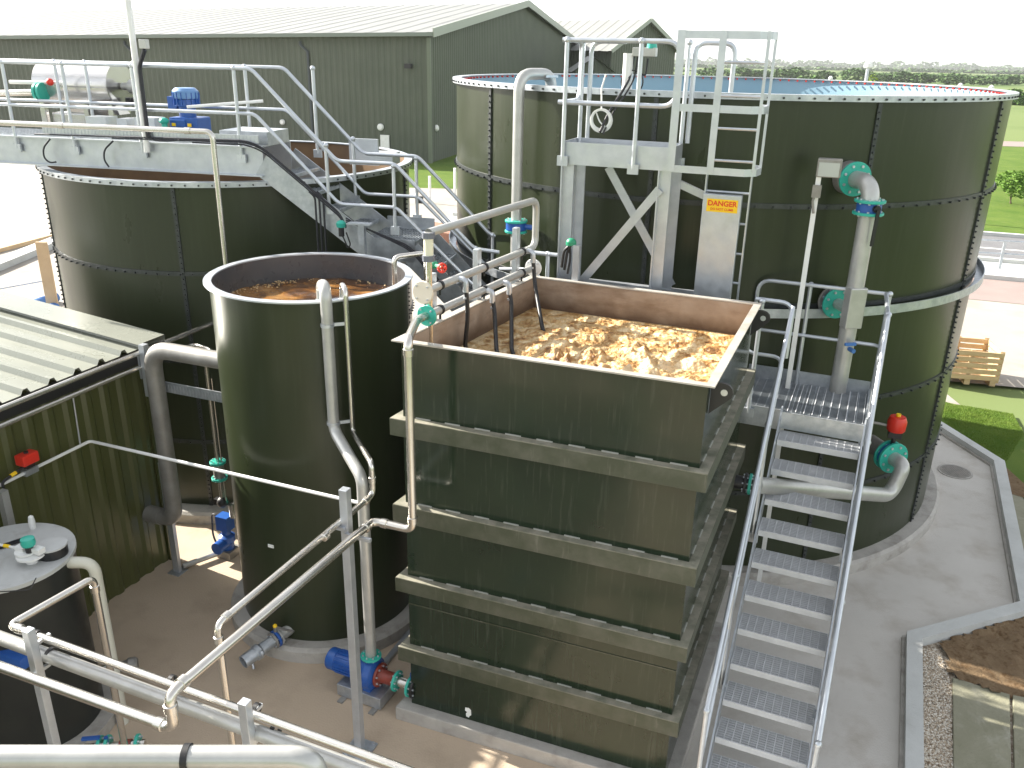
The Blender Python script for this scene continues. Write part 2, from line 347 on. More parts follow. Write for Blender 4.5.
o = MB().prism([gz(1012, 698), gz(1014, 800), gz(1080, 800), gz(1080, 712)], 0, .035).build('paving_slab', slabm, smooth=False, bevel=.006)
tag(o, 'paving slab cut by the right edge of the photo, next to the large mossy slab', 'paving slab', 'mossy slabs in the gravel')
# loose stones
gs = MB(); ax0, ax1 = gz(924, 655), gz(950, 768)
for i in range(5200):
    t = random.random(); L_, R_ = gz(923, 650+t*160, .0), gz(952 if t > .2 else 938+t*60, 650+t*160, .0)
    p = L_.lerp(R_, random.random()); r = random.uniform(.006, .016); k = len(gs.v)
    q = Matrix.Rotation(random.random()*6, 3, 'Z') @ Matrix.Rotation(random.random()*3, 3, 'X')
    vs = [p+Z*(.004+r*.4)+q @ V((x*r*random.uniform(.7, 1.3), y*r*random.uniform(.7, 1.2), z*r*.7)) for x, y, z in ((1, 0, 0), (-1, 0, 0), (0, 1, 0), (0, -1, 0), (0, 0, 1), (0, 0, -1))]
    gs.add(vs, [(0, 2, 4), (2, 1, 4), (1, 3, 4), (3, 0, 4), (2, 0, 5), (1, 2, 5), (3, 1, 5), (0, 3, 5)])
pebm = mat('pebbles', (.50, .42, .32), .8, 0, (.24, .18, .12), 45, (.42, .58), dirt=(.68, .65, .58), dscale=70, dcon=(.5, .56))
tag(gs.build('gravel_stones', pebm, smooth=False), kind='stuff')
# grass blades where the lawns are close
def blades(name, poly, n, h, m):
    b = MB(); xs = [p.x for p in poly]; ys = [p.y for p in poly]; c = 0
    while c < n:
        x, y = random.uniform(min(xs), max(xs)), random.uniform(min(ys), max(ys)); ins = False; j = len(poly)-1
        for i in range(len(poly)):
            if (poly[i].y > y) != (poly[j].y > y) and x < (poly[j].x-poly[i].x)*(y-poly[i].y)/(poly[j].y-poly[i].y)+poly[i].x: ins = not ins
            j = i
        if not ins: c += .2; continue
        a = random.random()*6.28; hh = h*random.uniform(.5, 1.3)*(1+.5*noise.noise(V((x*2, y*2, 0)))); w = h*.13
        dx, dy = math.cos(a)*w, math.sin(a)*w; lx, ly = random.uniform(-.5, .5)*hh, random.uniform(-.5, .5)*hh
        b.add([(x-dx, y-dy, 0), (x+dx, y+dy, 0), (x+lx, y+ly, hh)], [(0, 1, 2)]); c += 1
    tag(b.build(name, m, smooth=False), kind='stuff')
blades('grass_tufts', [V(ko[1]), V(g_[0]), V(g_[1]), V(g_[2]), V(g_[3]), V(ko[2])], 30000, .022, bladem)
# manhole
mh = thing('manhole_cover', gz(955, 472), 'round grey manhole cover set in the concrete path by the kerb', 'manhole cover')
c = gz(955, 472); MB().ring(c+Z*.002, Z, [(.21, 0), (.21, .010), (.185, .010)], 32).build('frame', concp, mh)
b = MB().ring(c+Z*.002, Z, [(.183, 0), (.183, .014)], 32)
for i in range(-5, 6):
    for j in range(-5, 6):
        if i*i+j*j < 27: b.box(c.x+i*.03-.009, c.x+i*.03+.009, c.y+j*.03-.009, c.y+j*.03+.009, .0155, .019, V((1, 0, 0)), V((0, 1, 0)))
b.build('lid', mat('cast_iron', (.20, .19, .17), .7, .2, (.27, .25, .22), 12), mh)

# ------------------------------------------------------------------ buildings
def corrug(mb, p0, p1, zb, zt, pitch, dep, out, zt1=None, zb1=None, apex=None):
    # vertical ribbed sheet from p0 to p1, out = outward normal; tops follow zt..zt1 or an apex function
    d = p1-p0; L_ = d.length; n = int(L_/pitch); t_ = d.normalized(); prof = []
    for i in range(n):
        for f, o_ in ((0, 0), (.18, dep), (.42, dep), (.6, 0)): prof.append(((i+f)*pitch, o_))
    prof.append((L_, 0)); k = len(mb.v)
    for s, o_ in prof:
        q = p0+t_*s+out*o_; f = s/L_; top = apex(f) if apex else (zt if zt1 is None else zt+(zt1-zt)*f); bot = zb if zb1 is None else zb+(zb1-zb)*f
        mb.v += [V((q.x, q.y, bot)), V((q.x, q.y, top))]
    for i in range(len(prof)-1): mb.f.append((k+2*i, k+2*i+2, k+2*i+3, k+2*i+1))
def ribroof(mb, a, b, c, d, pitch, dep):  # quad a-b eave, d-c ridge; ribs run eave->ridge
    e = b-a; L_ = e.length; n = int(L_/pitch); nrm = (b-a).cross(d-a).normalized(); nrm = nrm if nrm.z > 0 else -nrm; prof = []
    for i in range(n):
        for f, o_ in ((0, 0), (.1, dep), (.25, dep), (.35, 0)): prof.append(((i+f)/n, o_))
    prof.append((1, 0)); k = len(mb.v)
    for f, o_ in prof: mb.v += [a.lerp(b, f)+nrm*o_, d.lerp(c, f)+nrm*o_]
    for i in range(len(prof)-1): mb.f.append((k+2*i, k+2*i+2, k+2*i+3, k+2*i+1))
gdir = V((.25, .968, 0)).normalized(); edir = V((-gdir.y, gdir.x, 0))
B0 = gz(430, 163); EZ, RZ, GW_, BL_ = 5.68, 7.75, 34.0, 75.0; sh = -.021
bn = thing('barn', (B0.x, B0.y, 0), 'long green ribbed steel barn with a pale grey roof, largest building, upper left', 'barn')
m = MB(); corrug(m, B0, B0+edir*BL_, -1.8, EZ-.15, .30, .035, -gdir, zt1=EZ-.15+sh*BL_); m.build('long_wall', clad, bn, smooth=False)
m = MB(); corrug(m, B0, B0+gdir*GW_, -.5, EZ, .30, .035, -edir, apex=lambda f: EZ+(RZ-EZ)*(1-abs(f-.5)*2)); m.build('gable_wall', clad, bn, smooth=False)
m = MB(); cE = B0-gdir*.35-edir*.35+Z*EZ; cR = B0+gdir*GW_/2-edir*.35+Z*RZ; cF = B0+gdir*(GW_+.35)-edir*.35+Z*EZ; sl_ = edir*(BL_+.7)+Z*sh*BL_
ribroof(m, cE, cE+sl_, cR+sl_, cR, 1.0, .03); ribroof(m, cF, cF+sl_, cR+sl_, cR, 1.0, .03); m.build('roof', roofb, bn, smooth=False)
m = MB(); m.bar(cE-gdir*.02+Z*-.06, cE-gdir*.02+sl_+Z*-.06, .14, .16); m.build('gutter', mat('gutter_grey', (.16, .19, .16), .4), bn)
tr = mat('barge_trim', (.33, .36, .31), .5)
m = MB(); m.bar(cE-edir*.03, cR-edir*.03, .06, .38, Z); m.bar(cF-edir*.03, cR-edir*.03, .06, .38, Z); m.build('barge_board', tr, bn)
m = MB(); m.bar(B0-gdir*.05-edir*.05, B0-gdir*.05-edir*.05+Z*(EZ-.2), .16, .16, edir); m.build('corner_trim', mat('corner_trim', (.12, .145, .10), .5), bn)
def on_wall(px, py):   # point on the long wall plane
    return gpl(px, py, gdir, B0.dot(gdir)-.06)
for px in (124, 300):
    a = on_wall(px, 41); m = MB(); a2 = a+Z*-.5+edir*-.3
    m.tube([a, a+Z*-.15, a+Z*-.45-edir*.35, a-edir*.35+Z*-7], .06, .05, 8); m.build('downpipe', mat('downpipe_grey', (.05, .06, .065), .4), bn)
for px, py, r in ((283, 122, .13), (381, 127, .16)):
    a = on_wall(px, py); m = MB().ring(a-gdir*.03, -gdir, [(r, 0), (r, .06), (r*.7, .12), (.001, .12)], 16); m.build('bulkhead_lamp', white, bn)
a = gpl(435, 128, edir, B0.dot(edir)+.0)-edir*.05
MB().ring(a, -edir, [(.15, 0), (.15, .06), (.1, .12), (.001, .12)], 16).build('bulkhead_lamp', white, bn)
a = on_wall(410, 66); m = MB(); m.boxc(a-gdir*.2, edir*.16, gdir*.12, Z*.1); m.build('floodlight', black, bn)
a = on_wall(385, 142); m = MB(); m.boxc(a+Z*-.3, edir*.22, gdir*.04, Z*.62); m.build('door', white, bn)
# second gabled building
g0 = V((7.1, 70, 0)); g2 = V((13.0, 76, 0)); gd = (g2-g0).normalized(); ge = V((-gd.y, gd.x, 0)); GL = (g2-g0).length
gb = thing('gabled_shed', g0, 'smaller grey green gabled building just right of the large barn', 'shed')
m = MB(); corrug(m, g0-ge*0, g2, -1, 5.5, .3, .03, -ge, apex=lambda f: 5.3+2.15*(1-abs(f-.5)*2)); m.build('gable_wall', clad, gb, smooth=False)
m = MB(); corrug(m, g0, g0+ge*26, -1, 5.3, .3, .03, -gd); m.build('side_wall', clad, gb, smooth=False)
m = MB(); aE = g0-gd*.5-ge*.4+Z*5.12; aR = g0+gd*GL/2-ge*.4+Z*7.5; aF = g2+gd*.5-ge*.4+Z*5.12; ss = ge*26.8
ribroof(m, aE, aE+ss, aR+ss, aR, 1.0, .03); ribroof(m, aF, aF+ss, aR+ss, aR, 1.0, .03); m.build('roof', roofb, gb, smooth=False)
m = MB(); m.bar(aE-ge*.03, aR-ge*.03, .05, .3, Z); m.bar(aF-ge*.03, aR-ge*.03, .05, .3, Z); m.build('barge_board', tr, gb)
# small porch building between the two
h0 = V((3.6, 58, 0)); hx, hy = V((1, 0, 0)), V((0, 1, 0))
pb = thing('porch', h0, 'little pitched porch roof between the two farm buildings', 'porch')
m = MB(); corrug(m, h0, h0+hx*2.4, 0, 4, .3, .03, -hy, apex=lambda f: 3.9+.75*(1-abs(f-.5)*2)); m.build('front_wall', clad, pb, smooth=False)
m = MB(); m.add([h0-hx*.25-hy*.3+Z*3.8, h0-hx*.25+hy*6+Z*3.8, h0+hx*1.2+hy*6+Z*4.75, h0+hx*1.2-hy*.3+Z*4.75], [(0, 1, 2, 3)])
m.add([h0+hx*2.65-hy*.3+Z*3.8, h0+hx*2.65+hy*6+Z*3.8, h0+hx*1.2+hy*6+Z*4.76, h0+hx*1.2-hy*.3+Z*4.76], [(0, 1, 2, 3)]); m.build('roof', roofb, pb, smooth=False)
# near left shed
SU = -6.02; shw = 5.80; EZs = gu(0, 404, SU+.14).z
sh_ = thing('ribbed_shed', P(SU, shw, 0), 'low dark green ribbed metal shed with pale roof, at the left edge', 'shed')
m = MB(); corrug(m, P(SU, shw, 0), P(SU, -2, 0), 0, EZs-.02, .20, .022, U); m.build('side_wall', shedw, sh_, smooth=False)
m = MB(); corrug(m, P(SU, shw, 0), P(SU-4.5, shw, 0), 0, EZs-.02, .20, .022, W, zt1=EZs+.40); m.build('end_wall', shedw, sh_, smooth=False)
m = MB(); ra, rb, rc, rd = P(SU+.14, -2, EZs), P(SU+.14, shw+.16, EZs), P(SU-4.6, shw+.16, EZs+.42), P(SU-4.6, -2, EZs+.42)
ribroof(m, ra, rb, rc, rd, .25, .045); m.build('roof', shedr, sh_, smooth=False)
m = MB(); m.add([P(SU+.15, shw-.14, EZs+.045), P(SU+.15, shw+.2, EZs+.045), P(SU-4.6, shw+.2, EZs+.465), P(SU-4.6, shw-.14, EZs+.465), P(SU+.15, shw+.2, EZs-.12), P(SU-4.6, shw+.2, EZs+.3)], [(0, 1, 2, 3), (1, 4, 5, 2)]); m.build('verge_flashing', shedr, sh_, smooth=False)
m = MB(); m.box(SU+.06, SU+.16, -2, shw+.12, EZs-.13, EZs-.03); m.build('gutter', black, sh_, smooth=False)
m = MB(); m.bar(P(SU+.015, shw+.01, 0), P(SU+.015, shw+.01, EZs-.05), .07, .07, U); m.build('corner_trim', shedw, sh_)
#SPLIT2
# ------------------------------------------------------------------ vegetation
def leafcloud(mb, c, rad, n, size, flat=0, rnd=random):
    c = V(c)
    for i in range(n):
        while True:
            p = V((rnd.uniform(-1, 1), rnd.uniform(-1, 1), rnd.uniform(-1, 1)))
            if p.length <= 1: break
        if p.length > 1e-3: p = p.normalized()*(p.length**.5)
        p = c+V((p.x*rad[0], p.y*rad[1], p.z*rad[2])); s = size*rnd.uniform(.5, 1.4)
        a = V((rnd.gauss(0, 1), rnd.gauss(0, 1), rnd.gauss(0, 1))).normalized(); b_, c_ = frame(a)
        mb.add([p-b_*s, p-c_*s*.5, p+b_*s, p+c_*s*.5], [(0, 1, 2, 3)])
def hedge_row(name, p0, p1, h, wd, n, size, m, label=None, cat='hedge', group=None, stuff=False, gap=.0, vary=.35):
    mb = MB(); p0, p1 = V(p0), V(p1); L_ = (p1-p0).length; k = max(2, int(L_/(h*.8)))
    for i in range(k):
        if random.random() < gap: continue
        t = (i+.5)/k; hh = h*random.uniform(1-vary, 1+vary*.5); c = p0.lerp(p1, t)
        leafcloud(mb, c+Z*hh*.48, (L_/k*.75, wd, hh*.52), max(6, n//k), size)
    o = mb.build(name, m, smooth=False)
    if stuff: tag(o, kind='stuff')
    else: tag(o, label, cat, group)
    return o
def gy(px, Y): d = ray(px, 60); return V((d.x/d.y*Y, Y, -max(0, Y-60)*.007))
# near clipped hedge on the right, then the second row with bushes, then far hedgerows and the wood on the skyline
hedge_row('hedge', gy(815, 150), gy(1110, 112), 2.0, 1.2, 6500, .42, leafA, 'long dark clipped hedge behind the track at the upper right', 'hedge')
hedge_row('hedge', gy(560, 190), gy(830, 175), 2.2, 1.4, 5000, .5, leafA, 'dense green hedge just above the tank rim, seen through the ladder cage', 'hedge')
for i, (px, Y, h, w) in enumerate(((785, 255, 4.5, 7), (798, 262, 5, 6), (826, 262, 4, 6), (857, 250, 5.2, 9), (884, 255, 3.6, 8), (905, 258, 4.4, 8), (925, 255, 4.0, 8), (955, 250, 4.2, 9), (986, 255, 3.3, 10), (1012, 262, 4, 9), (742, 262, 4.6, 8), (712, 262, 4.2, 9), (760, 262, 3.6, 7))):
    mb = MB(); c = gy(px, Y); leafcloud(mb, c+Z*h*.35, (w*.42, 2, h*.36), 300, .5); leafcloud(mb, c+Z*h*.35+V((w*.35, 0, 0)), (w*.3, 2, h*.28), 120, .5)
    tag(mb.build('field_bush', leafB, smooth=False), 'round bush in the loose row across the middle of the green fields', 'bush', 'bushes in the far field row')
for Y, h, n, x0, x1, lab in ((420, 1.4, 3500, 640, 1130, 0), (760, 2.4, 4000, 630, 1130, 2)):
    hedge_row('far_hedgerow', gy(x0, Y), gy(x1, Y*.97), h, 3, n, Y/420, leafB, stuff=True, gap=.12, vary=.5)
hedge_row('far_wood', gy(600, 1500), gy(1160, 1450), 9.5, 14, 9000, 2.6, leafB, stuff=True, gap=.05, vary=.55)
def sapling(px, Y, h, label):
    b = gy(px, Y); t = thing('sapling', b, label, 'tree'); MB().cyl(b, b+Z*h*.85, .07, .02, 6).build('trunk', barkm, t)
    m = MB(); leafcloud(m, b+Z*h*.45, (h*.20, h*.20, h*.3), 260, .10); leafcloud(m, b+Z*h*.75, (h*.11, h*.11, h*.27), 130, .09); m.build('crown', leafC, t, smooth=False)
sapling(876, 78, 3.9, 'yellow green sapling standing in front of the dark clipped hedge')
sapling(889-6, 80, 2.6, 'lower sapling touching the tall yellow green one on its right')
# bush just beyond the road on the far right
b = gz(1012, 203); t = thing('leafy_bush', b, 'leafy green bush on thin stems by the road at the right edge', 'bush')
m = MB()
for i in range(5):
    q = b+V((random.uniform(-.6, 1.2), random.uniform(-.3, .3), 0)); m.cyl(q, q+V((random.uniform(-.3, .3), 0, .7)), .025, .012, 6)
m.build('stems', barkm, t)
m = MB()
for i in range(14): leafcloud(m, b+V((random.uniform(-.5, 3.4), random.uniform(-.6, .6), random.uniform(.35, .95))), (.55, .5, .34), 420, .06)
m.build('foliage', leafD, t, smooth=False)
# lamp bollards and street lamps beyond the tank
def yard_lamp(px, py_top, Y, label, big=False):
    d = ray(px, py_top); top = O+d*(Y/d.y); b = V((top.x, top.y, 0)); h = top.z
    t = thing('lamp_post', b, label, 'lamp post', 'small lamp posts beyond the big tank'); s = .75 if big else .62
    MB().cyl(b, b+Z*(h-.28*s), .09*s, .07*s, 10).build('post', galvw, t)
    MB().ring(b+Z*(h-.3*s), Z, [(.10*s, 0), (.19*s, .04*s), (.17*s, .2*s), (.05*s, .3*s)], 12).build('lamp_head', white, t)
yard_lamp(869, 61, 30, 'taller white lamp post rising above the blue tank rim', True)
yard_lamp(961, 83, 42, 'small white lamp just left of the yellow green sapling\'s right neighbour, near the rim')
yard_lamp(992, 85, 42, 'rightmost small white lamp, near the right end of the tank rim')
yard_lamp(831, 76, 48, 'tiny dark lamp left of the tall white lamp post')
# ------------------------------------------------------------------ round tanks
seamm = mat('dark_seam_strip', (.030, .036, .034), .4, .2, (.055, .06, .06), 20)
def panel_tank(name, c, Rr, zt, seams, vang, label, cat, rings=(), inner=blueg, nb=.155, plinth=.16, zfloor=None, capcol=None, pz=.14):
    c = V(c); t = thing(name, c, label, cat)
    m = MB(); n = 128; k = 0
    vs = []; fs = []
    for i in range(n):
        a = 2*math.pi*i/n; p = c+V((math.cos(a)*Rr, math.sin(a)*Rr, 0)); vs += [p+Z*pz, p+Z*(zt-.02)]
    for i in range(n): j = (i+1) % n; fs.append((2*i, 2*j, 2*j+1, 2*i+1))
    m.add(vs, fs).build('shell', enamel, t, ang=60)
    m = MB(); m.ring(c, Z, [(Rr-.02, pz), (Rr-.02, zt-.02)], n); m.f = m.f[:-2]; m.build('inner_lining', inner, t, ang=60)
    if zfloor is not None:
        m = MB(); m.ring(c, Z, [(Rr-.02, zfloor), (.001, zfloor)], n); m.build('floor', inner, t)
    # rim flange with bolts
    m = MB(); m.ring(c, Z, [(Rr-.05, zt-.012), (Rr-.05, zt), (Rr+.045, zt), (Rr+.045, zt-.05), (Rr+.035, zt-.05), (Rr+.035, zt-.012)], n, close=True)
    rim = m.build('rim', galv, t, ang=30)
    m = MB(); nn = int(2*math.pi*Rr/.125)
    for i in range(nn):
        a = 2*math.pi*(i+.3)/nn; e = V((math.cos(a), math.sin(a), 0)); p = c+e*(Rr+.045)+Z*(zt-.028)
        m.cyl(p, p+e*.012, .010, n=6)
    m.build('rim_bolts', seamm, rim)
    if capcol:
        m = MB()
        for i in range(nn*1):
            a = 2*math.pi*(i+.3)/nn; e = V((math.cos(a), math.sin(a), 0)); p = c+e*(Rr-.05)+Z*(zt-.03)
            m.cyl(p, p-e*.025, .012, n=6)
        m.build('bolt_caps', capcol, rim)
    for z in seams:
        m = MB(); m.ring(c, Z, [(Rr, z-.022), (Rr+.012, z-.022), (Rr+.012, z+.022), (Rr, z+.022)], n, close=True)
        nn = int(2*math.pi*Rr/nb)
        for i in range(nn):
            a = 2*math.pi*i/nn; e = V((math.cos(a), math.sin(a), 0)); p = c+e*(Rr+.010)+Z*(z-.01); m.cyl(p, p+e*.022, .010, n=6)
        m.build('bolted_seam', seamm, t)
    for a in vang:
        m = MB(); e = V((math.cos(a), math.sin(a), 0)); s_ = V((-e.y, e.x, 0)); p = c+e*(Rr+.006)
        m.boxc(p+Z*(zt-.06+pz)/2, e*.009, s_*.020, Z*(zt-.06-pz)/2)
        z = pz+.04
        while z < zt-.08:
            q = p+Z*z; m.cyl(q, q+e*.024, .0095, n=6); z += .055
        m.build('bolted_seam', seamm, t)
    for z in rings:   # channel stiffener
        m = MB(); m.ring(c, Z, [(Rr+.012, z-.05), (Rr+.10, z-.05), (Rr+.10, z+.035), (Rr+.09, z+.035), (Rr+.09, z-.04), (Rr+.012, z-.04)], n, close=True)
        m.build('stiffener_ring', galv, t, ang=30)
    m = MB(); m.ring(c, Z, [(Rr+plinth, -.02), (Rr+plinth, pz-.03), (Rr+plinth-.03, pz), (Rr-.1, pz)], n, close=False); m.f = m.f[:-2]
    m.build('concrete_plinth', concp, t, ang=30)
    return t
seamm_ = mat('dark_seam_strip', (.030, .036, .034), .4, .2, (.055, .06, .06), 20)
TB = V((2.31, 10.46, 0)); RB = 3.02
def angat(px, py, c, Rr):
    d = ray(px, py); A = d.x**2+d.y**2; B = -2*(d.x*c.x+d.y*c.y); CC = c.x**2+c.y**2-Rr*Rr; disc = B*B-4*A*CC
    t = (-B-math.sqrt(max(0, disc)))/2/A; p = O+d*t; return math.atan2(p.y-c.y, p.x-c.x), p
va = [angat(*q, TB, RB)[0] for q in ((491, 110), (656, 110), (879, 110), (1000, 110))]
stp = va[2]-va[1]
va += [va[3]+stp*(i+1) for i in range(4)]
big = panel_tank('digester_tank', TB, RB, 4.71, (3.79, 1.92, .98), va, 'largest round dark olive bolted steel tank, open with blue lining, on the right', 'tank', rings=(2.86,), nb=.155, zfloor=3.0, capcol=redm, pz=.14)
m = MB(); z = 2.90; m.ring(TB, Z, [(RB, z-.02), (RB+.012, z-.02), (RB+.012, z+.02), (RB, z+.02)], 128, close=True); m.build('bolted_seam', seamm, big)
TA = V((-3.40, 10.53, 0)); RA = 2.08
vl = [angat(*q, TA, RA)[0] for q in ((47, 250), (180, 250), (405, 200))]
lt = panel_tank('bolted_tank', TA, RA, 3.74, (2.82, 1.87, .93), vl, 'round dark green bolted tank under the walkway, behind the ribbed shed', 'tank', nb=.12, inner=innerb, zfloor=3.0, pz=.14, plinth=.20)
# smooth small round tank
TS = V((-1.70, 6.92, 0)); RS = .805; ZS = 3.23
ts = thing('smooth_tank', TS, 'slim smooth dark green round tank with open top, brown liquor and vertical pipes', 'tank')
m = MB(); m.ring(TS, Z, [(RS, .14), (RS, ZS-.01)], 96); m.f = m.f[:-2]; m.build('shell', enamel, ts, ang=60)
m = MB(); m.ring(TS, Z, [(RS-.012, 2.2), (RS-.012, ZS-.01)], 96); m.f = m.f[:-2]; m.build('inner_wall', innerd, ts, ang=60)
m = MB(); m.ring(TS, Z, [(RS-.02, ZS-.012), (RS-.02, ZS), (RS+.045, ZS), (RS+.045, ZS-.012)], 96, close=True); m.build('rim', galvw, ts, ang=30)
m = MB(); m.ring(TS, Z, [(RS+.13, 0), (RS+.13, .11), (RS+.10, .14), (RS-.1, .14)], 96); m.f = m.f[:-2]; m.build('concrete_plinth', concp, ts, ang=30)
a, p = angat(271, 546, TS, RS); e = V((math.cos(a), math.sin(a), 0)); s_ = V((-e.y, e.x, 0))
m = MB(); m.boxc(p, e*.006, s_*.028, Z*.014); m.build('label_plate', white, ts)
def surf(c, Rr, z, name, matl, nr=40, na=90, amp=.02, f=4, inside=None):
    m = MB(); vs = []; fs = []
    for i in range(nr+1):
        r = Rr*i/nr
        for j in range(na):
            a = 2*math.pi*j/na; x, y = c.x+r*math.cos(a), c.y+r*math.sin(a); vs.append(V((x, y, z+amp*(noise.noise(V((x*f, y*f, 0)))+.5*noise.noise(V((x*f*3, y*f*3, 2)))))))
    for i in range(nr):
        for j in range(na): k = (j+1) % na; fs.append((i*na+j, (i+1)*na+j, (i+1)*na+k, i*na+k))
    return m.add(vs, fs).build(name, matl)
tag(surf(TS, RS-.02, 3.00, 'brown_liquor', liqm, amp=.012, f=6), 'brown bubbly liquor filling the slim smooth round tank', 'liquid')
sm = MB()
for i in range(260):
    a = random.uniform(2.0, 4.4) if random.random() < .6 else random.uniform(0, 6.28); r = (RS-.03)*(1-abs(random.gauss(0, .12))); x, y = TS.x+r*math.cos(a), TS.y+r*math.sin(a); sm.ball((x, y, 3.004), random.uniform(.004, .011), 8, .6, 4)
tag(sm.build('scum_bubbles', frothm), kind='stuff')
# ------------------------------------------------------------------ square settling tank
ZT = 3.19
FLc, FRc, BRc, BLc = [gz(*q, ZT) for q in ((391, 340), (715, 387), (762, 303), (531, 275))]
cen = (FLc+FRc+BRc+BLc)/4; cen.z = 0
def quad(d):   # offset corners inward by d (towards the tank)
    pts = [V((p.x, p.y, 0)) for p in (FLc, FRc, BRc, BLc)]; out = []
    for i, p in enumerate(pts):
        a, b = pts[i-1], pts[(i+1) % 4]; n1 = (p-a).normalized(); n2 = (b-p).normalized()
        n1 = V((-n1.y, n1.x, 0)); n2 = V((-n2.y, n2.x, 0)); mm = (n1+n2).normalized(); out.append(p+mm*(d/mm.dot(n1)))
    return out
sq = thing('rectangular_tank', cen, 'square dark green steel tank with stacked ledges and brown froth, in the centre', 'tank')
w = quad(.045)
def wall_ring(mb, po, pi_, z0, z1, caps=True):
    vs = [V((p.x, p.y, z)) for z in (z0, z1) for p in po+pi_]; fs = []
    for i in range(4):
        j = (i+1) % 4; fs += [(i, j, 8+j, 8+i), (4+i, 12+i, 12+j, 4+j)]
        if caps: fs += [(8+i, 8+j, 12+j, 12+i), (i, 4+i, 4+j, j)]
    mb.add(vs, fs)
m = MB(); wi = quad(.056); pts = [V((p.x, p.y, z)) for z in (.12, ZT-.012) for p in w]
m.add(pts, [(i, (i+1) % 4, 4+(i+1) % 4, 4+i) for i in range(4)]); m.build('outer_walls', boxgreen, sq, smooth=False)
m = MB(); pts = [V((p.x, p.y, z)) for z in (2.4, ZT-.012) for p in wi]
m.add(pts, [(i, (i+1) % 4, 4+(i+1) % 4, 4+i) for i in range(4)]); m.build('inner_walls', innerm, sq, smooth=False)
m = MB(); wall_ring(m, quad(0), wi, ZT-.010, ZT); m.build('rim', mat('rim_steel', (.50, .48, .44), .5, .3, (.36, .33, .28), 5, (.35, .7)), sq, smooth=False)
# corner folds: thin weld lines
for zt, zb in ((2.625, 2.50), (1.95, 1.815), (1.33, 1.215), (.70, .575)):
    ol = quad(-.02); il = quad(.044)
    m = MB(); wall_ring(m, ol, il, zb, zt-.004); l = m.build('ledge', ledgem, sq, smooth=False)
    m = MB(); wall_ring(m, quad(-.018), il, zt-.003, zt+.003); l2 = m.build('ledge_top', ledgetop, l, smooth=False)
    m = MB()   # weld stitches
    for i in range(4):
        a, b = il[i], il[(i+1) % 4]; L_ = (b-a).length; d = (b-a).normalized(); s = .1
        while s < L_-.15:
            m.bar(a+d*s+Z*(zt+.006), a+d*(s+.11)+Z*(zt+.006), .012, .010); s += .22
    m.build('weld_stitches', mat('weld%d' % int(zt*100), (.35, .35, .31), .6), l, smooth=False)
m = MB(); m.bar(w[0]+Z*1.22, w[0]+Z*1.221, .01, .01)
zz = 1.08; m = MB(); a, b = w[0], w[1]; nrm = -(W); m.bar(a+Z*zz-W*.002, b+Z*zz-W*.002, .006, .008); m.build('panel_joint', ledgem, sq, smooth=False)
po = quad(-.045); m = MB(); m.prism([tuple(p) for p in po], 0, .125); m.build('concrete_plinth', concp, sq, smooth=False, bevel=.01)
# lifting lugs at the right side corners
for p, s in ((w[1], 1), (w[2], -1)):
    sd_ = (w[2]-w[1]).normalized(); out = V((sd_.y, -sd_.x, 0)); q = p+out*.004+sd_*(.10 if s > 0 else -.10)
    m = MB(); o_ = out; pts = []
    base0 = ZT-.02
    prof = [(0, base0-.21), (0, base0)]+[(.075+.058*math.cos(R(a_)), base0-.058+.058*math.sin(R(a_))) for a_ in (90, 60, 30, 0, -30, -60)]
    vs = [q+o_*x+Z*(z-0)+sd_*y for y in (-.012, .012) for x, z in prof]; k = len(prof)
    m.add(vs, [tuple(range(k)), tuple(range(2*k-1, k-1, -1))]+[(i, (i+1) % k, k+(i+1) % k, k+i) for i in range(k)])
    lug = m.build('lifting_lug', black, sq, smooth=False)
    m = MB(); m.cyl(q+o_*.08+Z*(base0-.058)-sd_*.014, q+o_*.08+Z*(base0-.058)+sd_*.014, .021, n=16); m.build('eye', galv, lug)
# nick of torn white sticker on the lower wall
d = ray(468, 712); 
def on_front(px, py):
    a, b = w[0], w[1]; t = (b-a).normalized(); nn = (t.y, -t.x); return gpl(px, py, nn, a.x*nn[0]+a.y*nn[1])
c = on_front(468, 712); t = (w[1]-w[0]).normalized(); nf = V((t.y, -t.x, 0))
m = MB(); pr_ = [(-.012, -.045), (.008, -.05), (.014, -.03), (.026, -.02), (.024, .03), (.008, .045), (-.02, .04), (-.022, .01), (-.006, 0), (-.016, -.02)]
m.add([c+nf*.003+t*x*1.1+Z*y for x, y in pr_], [tuple(range(len(pr_)))]); m.build('torn_sticker', white, sq, smooth=False)
# froth surface
fq = quad(.058); ZF = 2.92
m = MB(); NX, NY = 260, 240; vs = []; fs = []
def froth_h(x, y, u, v):
    a = noise.noise(V((x*2.1+3, y*2.1, 0))); b = noise.noise(V((x*6, y*6, 4))); c_ = noise.noise(V((x*15, y*15, 9)))
    h = .020*a+.022*b+.014*c_+.010*noise.noise(V((x*34, y*34, 5)))+.005*noise.noise(V((x*70, y*70, 7)))
    for (cu, cv, r, am) in lumps:
        dd = ((u-cu)**2+(v-cv)**2)/r/r
        if dd < 1: h += am*(1-dd)**1.5*(1+.9*noise.noise(V((x*17, y*17, 1))))
    return h*min(1, 12*min(u, 1-u), 12*min(v, 1-v))
lumps = [(.44, .30, .055, .10), (.48, .27, .04, .08), (.60, .27, .06, .10), (.68, .26, .05, .12), (.72, .21, .05, .08), (.56, .34, .05, .05), (.78, .36, .06, .05), (.35, .55, .09, .04), (.62, .60, .1, .04), (.52, .15, .04, .05), (.85, .55, .06, .04), (.64, .22, .04, .06), (.40, .40, .06, .06), (.74, .48, .08, .06), (.90, .30, .06, .05), (.50, .48, .07, .05)]
